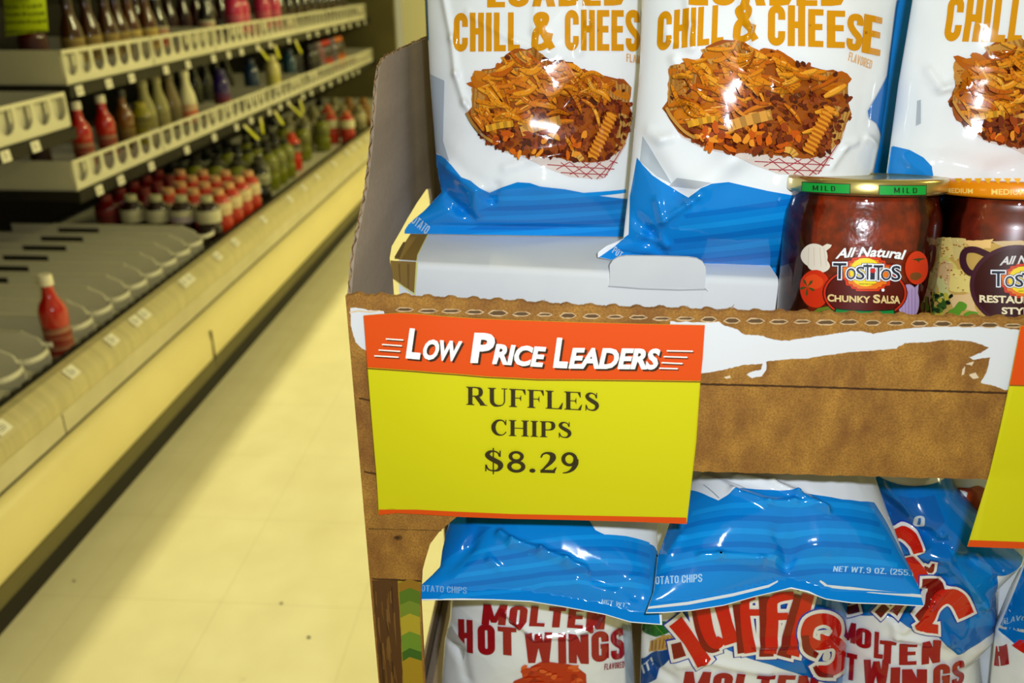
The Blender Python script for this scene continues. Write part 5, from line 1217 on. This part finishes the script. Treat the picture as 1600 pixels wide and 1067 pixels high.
# --- lower tray: two bags lying with their sealed ends towards the aisle
FZ = Zr(-.6203)
o = atY(830, 941, .487)
BA = Bag(o, 0, math.radians(67), 0, .26,
    [(636, 938), (648, 920), (676, 896), (688, 884), (691, 860), (700, 822), (706, 790), (712, 770)], [(1034, 968), (1032, 930), (1028, 880), (1026, 830), (1026, 770)],
    bottom=[(636, 938), (700, 937), (770, 937), (830, 940), (880, 948), (945, 960), (985, 972), (1034, 976)], T=.030, Tb=.010, zt=.05, zt2=.07, seed=21, wob=.0010,
    creases=[([(781, 835), (800, 850), (845, 863), (885, 880), (915, 893)], .0045, .0022), ([(765, 875), (780, 890)], .002, .002), ([(700, 890), (735, 850), (745, 830)], -.003, .004), ([(930, 900), (990, 930), (1010, 945)], -.003, .004), ([(960, 930), (1010, 900)], .002, .003), ([(860, 925), (900, 915), (960, 930)], .002, .003)])
r = bag_thing(BA, 'chip bag lying flat under the price sign, blue sealed end towards the aisle', GL)
A8 = lambda a, b: (560 + a / 3.077, 780 + b / 3.077)
k_ = Ink(BA)
k_.put([[A8(*p) for p in [(230, 492), (300, 482), (500, 478), (650, 482), (830, 490), (985, 520), (1180, 555), (1300, 590), (1450, 605), (1440, 460), (1440, 260), (1420, 225), (1330, 202), (1280, 200), (1200, 180), (1140, 150), (1100, 90), (430, 90), (400, 250), (390, 330), (300, 390), (230, 470)]]], BLUE)
for i, y0 in enumerate((190, 245, 300, 350, 400)): k_.put([[A8(*p) for p in [(560 - 40 * i, y0 + 60), (900, y0), (1400, y0 + 20), (1400, y0 + 40), (900, y0 + 22), (540 - 40 * i, y0 + 84)]]], BLUE2 if i % 2 == 0 else BLUE3)
k_.put([[A8(*p) for p in [(408, 130), (560, 120), (640, 135), (560, 190), (400, 310)]]], BLUE3)
k_.build('printed_design', M_INKFILM, r)
k_ = Ink(BA, .0012)
k_.text('POTATO CHIPS', A8(280, 446), A8(522, 458), A8(280, 414), (126, 176, 220), 'block', t=.15); k_.text('NET WT.', A8(1166, 505), A8(1290, 525), A8(1170, 484), (150, 190, 226), 'block', t=.15)
k_.build('lettering', M_INKFILM, r)
# backing strip of the sealed end
o2_ = atY(1200, 938, .476)
BB = Bag(o2_, 0, math.radians(64), 0, .27,
    [(1003, 957), (1008, 930), (1020, 900), (1026, 850), (1050, 790), (1076, 745), (1080, 700)], [(1443, 946), (1436, 920), (1412, 868), (1386, 800), (1366, 745), (1355, 700)],
    bottom=[(1003, 958), (1040, 957), (1080, 954), (1130, 946), (1180, 932), (1236, 919), (1262, 925), (1290, 936), (1330, 942), (1390, 944), (1443, 947)], T=.036, Tb=.010, zt=.055, zt2=.07, seed=31, wob=.0012,
    creases=[([(1098, 744), (1145, 768), (1200, 787)], .003, .0018), ([(1150, 745), (1205, 755), (1245, 772), (1290, 797)], .004, .002), ([(1200, 787), (1240, 785), (1290, 797)], .003, .002), ([(1220, 832), (1236, 860), (1230, 885), (1236, 917)], -.005, .005), ([(1236, 917), (1245, 880), (1225, 830)], .002, .003), ([(1095, 870), (1125, 870), (1190, 878), (1232, 865)], .003, .002), ([(1010, 890), (1040, 870), (1060, 840)], .003, .003), ([(1240, 858), (1310, 860)], .002, .003), ([(1240, 905), (1300, 880), (1360, 890)], -.002, .006)])
r = bag_thing(BB, 'chip bag lying flat right of the price sign, white line along its blue sealed end', GL)
A9 = lambda a, b: (1040 + a / 2.857, 700 + b / 2.857)
k_ = Ink(BB)
k_.put([[A9(*p) for p in [(-110, 745), (0, 735), (110, 730), (260, 705), (400, 665), (560, 622), (640, 640), (700, 670), (830, 695), (1000, 702), (1160, 712), (1110, 560), (1040, 440), (990, 340), (930, 245), (870, 240), (790, 230), (700, 215), (620, 205), (520, 195), (400, 185), (340, 180), (235, 235), (190, 215), (110, 190), (60, 150), (-40, 300), (-60, 560), (-110, 700)]]], BLUE)
for i, y0 in enumerate((270, 330, 390, 450, 510, 560)): k_.put([[A9(*p) for p in [(120 - 34 * i, y0 + 14), (500, y0 - 24), (930 + 26 * i, y0 + 4), (930 + 26 * i, y0 + 26), (500, y0 + 2), (110 - 34 * i, y0 + 38)]]], BLUE2 if i % 2 == 0 else BLUE3)
k_.put([[A9(*p) for p in [(-98, 712), (100, 688), (300, 650), (460, 612), (500, 592), (500, 600), (460, 624), (300, 664), (100, 702), (-98, 722)]], [A9(*p) for p in [(690, 590), (720, 612), (800, 620), (960, 638), (1143, 656), (1143, 670), (960, 654), (800, 634), (712, 624), (686, 598)]]], (222, 224, 222))
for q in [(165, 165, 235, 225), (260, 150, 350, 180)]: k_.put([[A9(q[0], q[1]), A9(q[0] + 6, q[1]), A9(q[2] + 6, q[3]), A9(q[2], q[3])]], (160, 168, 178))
k_.build('printed_design', M_INKFILM, r)
k_ = Ink(BB, .0012)
k_.text('POTATO CHIPS', A9(-68, 614), A9(163, 600), A9(-68, 578), (166, 204, 234), 'block', t=.15); k_.text('NET WT.', A9(750, 545), A9(888, 558), A9(756, 518), (166, 204, 234), 'block', t=.15); k_.text('9 OZ. (255.1 g)', A9(896, 558), A9(1150, 582), A9(898, 528), (166, 204, 234), 'block', t=.15)
k_.build('lettering', M_INKFILM, r)

# --- standing bags of the lower tray
def logo(k, strokes, base=1.0):
    for extra, c in ((64 * base, (34, 52, 170)), (46 * base, (236, 234, 230)), (0, None)):
        for pts, w, col in strokes:
            W = [w] if np.isscalar(w) else list(w); W = [v + extra for v in W] if len(W) > 1 else W[0] + extra
            P_ = catmull(pts, 6) if len(pts) > 2 else [np.array(p, float) for p in pts]
            if extra and len(P_) > 1:
                a, b = P_[0], P_[1]; d = (a - b) / max(np.hypot(*(a - b)), 1e-6); e0 = a + d * extra / 2; a2, b2 = P_[-1], P_[-2]; d2 = (a2 - b2) / max(np.hypot(*(a2 - b2)), 1e-6); P_ = [e0] + P_ + [a2 + d2 * extra / 2]
            k.put([[k.M(*p) for p in q] for q in strip(P_, W)], c or col)
RD, RD2, RD3 = (204, 26, 12), (132, 16, 14), (96, 10, 14)
BC = Bag((0, .56, FZ), 0, math.radians(5), 0, .215, [(706, 920), (703, 965), (695, 1000), (690, 1067), (690, 1150)], [(985, 920), (987, 980), (991, 1067), (992, 1150)], T=.034, Tb=.03, zt=.05, zt2=.05, seed=41, wob=.0011,
    creases=[([(790, 955), (812, 975), (836, 994)], .003, .0014), ([(836, 994), (890, 992), (925, 980), (936, 962)], .003, .0014), ([(700, 1000), (720, 1020), (730, 1060)], -.003, .004), ([(966, 960), (975, 1000), (985, 1020)], -.003, .004)])
r = bag_thing(BC, 'hot wings chip bag standing at left end of the lower tray', GL)
k_ = Ink(BC)
k_.put([[A8(*p) for p in rough_poly([(720, 900), (790, 850), (830, 800), (880, 782), (960, 782), (1040, 800), (1095, 840), (1100, 900), (1080, 960), (740, 960)], 5, 30, 2)]], (186, 46, 14))
for i in range(40): x, y = random.uniform(790, 1080), random.uniform(800, 940); k_.put([[A8(*p) for p in blob(x, y, random.uniform(10, 30), random.uniform(6, 16), 9, .2, i)]], random.choice(((206, 66, 24), (160, 30, 8), (196, 54, 14), (222, 96, 40))), cut=False)
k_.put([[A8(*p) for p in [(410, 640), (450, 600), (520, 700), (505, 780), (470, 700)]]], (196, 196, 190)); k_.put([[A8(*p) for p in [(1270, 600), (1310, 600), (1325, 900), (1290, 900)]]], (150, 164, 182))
k_.build('printed_design', M_INKFILM, r)
k_ = Ink(BC, .0012)
k_.text('MOLTEN', A8(592, 596), A8(1182, 622), A8(602, 500), REDT, 'block', t=.2)
for t, x0, x1, y0, y1, h in (('H', 482, 552, 730, 736, 160), ('O', 575, 658, 742, 748, 150), ('T', 672, 762, 742, 748, 136), ('W', 800, 935, 780, 784, 150), ('I', 962, 1000, 786, 786, 148), ('N', 1012, 1108, 784, 786, 148), ('G', 1122, 1205, 778, 772, 146), ('S', 1214, 1284, 770, 762, 140)): k_.text(t, A8(x0, y0), A8(x1, y1), A8(x0 - 2, y0 - h), REDT, 'block', t=.2)
k_.text('FLAVORED', A8(1182, 816), A8(1278, 806), A8(1184, 786), (150, 30, 34), 'block')
k_.build('lettering', M_INKFILM, r)
BD = Bag((0, .556, FZ), math.radians(2), math.radians(7), 0, .245, [(1018, 850), (1012, 900), (1003, 960), (1000, 1067), (1000, 1150)], [(1330, 850), (1328, 900), (1322, 960), (1316, 1067), (1316, 1150)], T=.040, Tb=.03, zt=.05, zt2=.06, seed=51, wob=.0011,
    creases=[([(1180, 1003), (1240, 1000)], .003, .003), ([(1010, 1000), (1020, 1040), (1050, 1060)], -.003, .004), ([(1060, 1040), (1100, 1030), (1200, 1050)], .002, .003), ([(1290, 990), (1310, 1010)], .003, .002)])
r = bag_thing(BD, 'chip bag with big red logo, leaning in the middle of the lower tray', GL)
A5 = lambda a, b: (980 + a / 4.444, 880 + b / 4.444)
k_ = Ink(BD, lay=.00006)
k_.put([[A5(*p) for p in [(300, 60), (1560, 60), (1560, 800), (1500, 820), (1300, 800), (1150, 750), (1000, 700), (850, 660), (700, 600), (500, 400), (300, 330)]]], BLUE3)
k_.put([[A5(*p) for p in [(55, 395), (180, 395), (270, 400), (310, 470), (200, 510), (110, 470)]]], (30, 110, 40)); k_.put([[A5(*p) for p in q] for q in strip([(110, 470), (185, 420), (260, 500)], 5)], (110, 150, 50))
k_.put([[A5(*p) for p in rough_poly([(160, 540), (240, 500), (320, 490), (350, 540), (300, 590), (150, 625)], 4, 16, 5)]], (196, 156, 80))
for i in range(6): k_.put([[A5(170 + 27 * i, 540 - 7 * i), A5(180 + 27 * i, 536 - 7 * i), A5(178 + 24 * i, 608 - 8 * i), A5(166 + 24 * i, 614 - 8 * i)]], (156, 112, 50), cut=False)
k_.put([[A5(*p) for p in [(100, 650), (200, 610), (320, 580), (310, 640), (240, 720), (200, 800), (90, 830), (60, 760)]]], (18, 70, 140))
k_.text('IT!', A5(110, 760), A5(190, 720), A5(92, 700), (206, 216, 226), 'block', t=.14)
k_.M = A5
logo(k_, [([(335, 540), (348, 590), (362, 640)], [70, 80, 90], RD2), ([(330, 390), (430, 520), (530, 675)], [110, 95, 110], RD),
    ([(470, 300), (510, 450), (560, 560), (630, 560)], [60, 80, 80, 60], RD2), ([(520, 300), (550, 440), (585, 520), (625, 540), (650, 500)], [100, 90, 80, 70, 60], RD), ([(640, 250), (680, 400), (720, 540)], [100, 90, 110], RD),
    ([(770, 270), (790, 420), (815, 605)], [90, 90, 110], RD2), ([(880, 215), (815, 250), (820, 420), (850, 605)], [40, 60, 74, 84], RD), ([(800, 325), (920, 325)], 46, RD),
    ([(945, 215), (955, 400), (960, 630)], [80, 84, 100], RD2), ([(1150, 205), (1010, 240), (1000, 400), (985, 610)], [50, 70, 84, 90], RD), ([(960, 350), (1110, 350)], 50, RD),
    ([(1190, 205), (1130, 420), (1080, 630)], [74, 80, 100], RD2), ([(1250, 200), (1190, 420), (1140, 620)], [84, 84, 90], RD)])
logo(k_, [([(1420, 530), (1310, 545), (1240, 500), (1260, 400), (1350, 365), (1430, 400), (1430, 480), (1330, 490)], [60, 70, 84, 92, 80, 80, 66, 40], RD), ([(1225, 480), (1240, 570), (1310, 620)], [50, 60, 40], RD2),
    ([(1400, 500), (1470, 560), (1470, 660), (1400, 720), (1310, 715)], [70, 90, 96, 84, 60], RD), ([(1290, 690), (1330, 745), (1420, 760)], [30, 40, 20], RD2)])
k_.put([[A5(*p) for p in blob(1378, 455, 34, 20, 14, .1, 3, -.2)]], (226, 224, 220)); k_.put([[A5(*p) for p in blob(1372, 620, 24, 44, 14, .1, 4, .3)]], (226, 224, 220))
k_.build('printed_design', M_INKFILM, r)
k_ = Ink(BD, .002)
k_.text('MOLTEN', A5(370, 930), A5(1300, 960), A5(400, 740), REDT, 'block', t=.2)
k_.build('lettering', M_INKFILM, r)
BE = Bag((0, .60, FZ), math.radians(-6), math.radians(8), 0, .285, [(1372, 705), (1366, 755), (1345, 830), (1318, 920), (1306, 1000), (1302, 1067), (1302, 1150)], [(1475, 705), (1490, 755), (1545, 815), (1585, 855), (1600, 868), (1562, 905), (1556, 985), (1530, 1010), (1535, 1067), (1540, 1150)], T=.046, Tb=.02, zt=.05, zt2=.06, pu=2.2, seed=61, wob=.0016,
    creases=[([(1372, 770), (1400, 800), (1450, 840), (1475, 850)], -.006, .004), ([(1400, 860), (1440, 850), (1470, 840)], .004, .003), ([(1430, 865), (1480, 870), (1540, 940), (1552, 970)], .004, .004), ([(1555, 905), (1520, 880), (1480, 870)], -.004, .004), ([(1395, 960), (1440, 930), (1475, 905)], -.005, .003), ([(1410, 985), (1450, 940), (1480, 910)], .003, .003), ([(1395, 975), (1400, 995), (1450, 1003)], .002, .002), ([(1455, 955), (1480, 1000), (1500, 1015)], .003, .004), ([(1380, 810), (1385, 845)], -.005, .003)])
r = bag_thing(BE, 'crumpled hot wings chip bag with its logo folded, right of the big logo bag', GL)
AE = lambda a, b: (1300 + a / 3.073, 720 + b / 3.073)
k_ = Ink(BE, lay=.0001); k_.M = AE
k_.put([[AE(*p) for p in [(185, 60), (560, 60), (700, 220), (935, 445), (800, 560), (790, 800), (740, 850), (600, 925), (500, 830), (430, 820), (330, 770), (240, 735), (120, 740), (40, 740), (60, 640), (140, 330)]]], BLUE3)
k_.put([[AE(*p) for p in [(200, 110), (330, 200), (420, 330), (350, 420), (260, 320)]]], (14, 84, 160)); k_.put([[AE(*p) for p in [(560, 420), (760, 500), (780, 600), (760, 780), (640, 800), (690, 700), (620, 540)]]], BLUE)
k_.put([[AE(*p) for p in [(315, 165), (490, 160), (540, 290), (450, 370), (380, 260)]]], (16, 96, 176)); k_.text('O', AE(398, 332), AE(446, 330), AE(396, 262), (196, 208, 220), 'block')
logo(k_, [([(275, 360), (330, 340), (385, 375), (400, 420)], [30, 56, 60, 44], RD), ([(360, 450), (420, 540), (450, 600)], [44, 70, 60], RD), ([(480, 480), (470, 520), (440, 500)], [10, 30, 8], RD2)], .55)
logo(k_, [([(430, 590), (500, 600), (470, 680), (400, 740)], [60, 70, 60, 30], RD2), ([(640, 735), (600, 660), (540, 640), (480, 690), (430, 780), (405, 760)], [80, 84, 76, 60, 60, 40], RD), ([(500, 790), (450, 790), (410, 770)], [50, 50, 40], RD)], .55)
logo(k_, [([(90, 680), (100, 720)], 60, RD3), ([(220, 690), (250, 720)], 60, RD3), ([(290, 690), (330, 720)], 60, RD2)], .55)
k_.build('printed_design', M_INKFILM, r)
k_ = Ink(BE, .0026)
for t, x0, x1, y0, y1, h in (('M', 30, 108, 852, 868, 94), ('O', 108, 182, 880, 896, 92), ('L', 196, 240, 934, 940, 124), ('T', 220, 300, 958, 966, 108), ('E', 318, 402, 970, 970, 104), ('N', 426, 514, 970, 956, 112), ('T', 62, 112, 1040, 1050, 130), ('W', 142, 265, 1090, 1090, 148), ('I', 272, 318, 1110, 1110, 130), ('N', 330, 450, 1120, 1120, 130), ('G', 480, 560, 1100, 1090, 130), ('S', 570, 630, 1080, 1060, 120)): k_.text(t, AE(x0, y0), AE(x1, y1), AE(x0 + (2 if x0 > 300 else 6), y0 - h), REDT, 'block', t=.2)
k_.build('lettering', M_INKFILM, r)
BF = Bag((0, .585, FZ), math.radians(-8), math.radians(6), 0, .225, [(1600, 880), (1575, 940), (1556, 985), (1548, 1067), (1548, 1150)], [(1730, 880), (1730, 1067), (1730, 1150)], T=.036, Tb=.03, seed=71, zt2=.05, creases=[([(1560, 990), (1600, 975)], -.004, .003), ([(1585, 930), (1600, 940)], .003, .003)])
r = bag_thing(BF, 'blue topped chip bag cut off by the right edge of the lower tray', GL)
k_ = Ink(BF)
k_.put([[AE(*p) for p in [(900, 440), (1700, 440), (1700, 830), (1000, 840), (880, 880), (780, 800), (790, 740)]]], BLUE3); k_.put([[AE(*p) for p in [(784, 788), (850, 806), (960, 818), (1100, 820), (1100, 832), (950, 830), (850, 818), (784, 798)]]], (200, 200, 190))
k_.put([[AE(*p) for p in [(862, 885), (900, 860), (1000, 860), (1000, 960), (900, 910)]]], RD); k_.text('H', AE(760, 990), AE(850, 975), AE(750, 895), REDT, 'block', t=.22); k_.text('FLAVORED', AE(815, 786), AE(1010, 774), AE(815, 752), (150, 186, 214), 'block', t=.13)
k_.build('printed_design', M_INKFILM, r)
BG = Bag((0, .72, FZ), 0, math.radians(4), 0, .33, [(1370, 700), (1375, 800), (1380, 1000)], [(1490, 700), (1480, 800), (1490, 1000)], T=.025, Tb=.02, seed=81)
r = bag_thing(BG, 'shadowed chip bag with red letters behind the crumpled bag', GL, M_FILMBLUE, nu=50, nv=80)
k_ = Ink(BG); k_.put([[AE(*p) for p in [(240, 60), (480, 60), (470, 165), (245, 165)]]], SILV); k_.put([[AE(a, 60), AE(b, 60), AE(b - 2, 160), AE(a + 4, 160)] for a, b in ((300, 375), (382, 455))], (150, 16, 20)); k_.build('printed_design', M_INKFILM, r)
BH = Bag((0, .655, FZ), math.radians(-10), math.radians(6), math.radians(0), .33, [(1440, 700), (1465, 780), (1492, 840), (1500, 900), (1505, 1000)], [(1640, 700), (1640, 850), (1640, 1000)], T=.028, Tb=.02, seed=91)
r = bag_thing(BH, 'white chip bag with orange wing picture in the shade beside the second sign', GL, nu=60, nv=90)
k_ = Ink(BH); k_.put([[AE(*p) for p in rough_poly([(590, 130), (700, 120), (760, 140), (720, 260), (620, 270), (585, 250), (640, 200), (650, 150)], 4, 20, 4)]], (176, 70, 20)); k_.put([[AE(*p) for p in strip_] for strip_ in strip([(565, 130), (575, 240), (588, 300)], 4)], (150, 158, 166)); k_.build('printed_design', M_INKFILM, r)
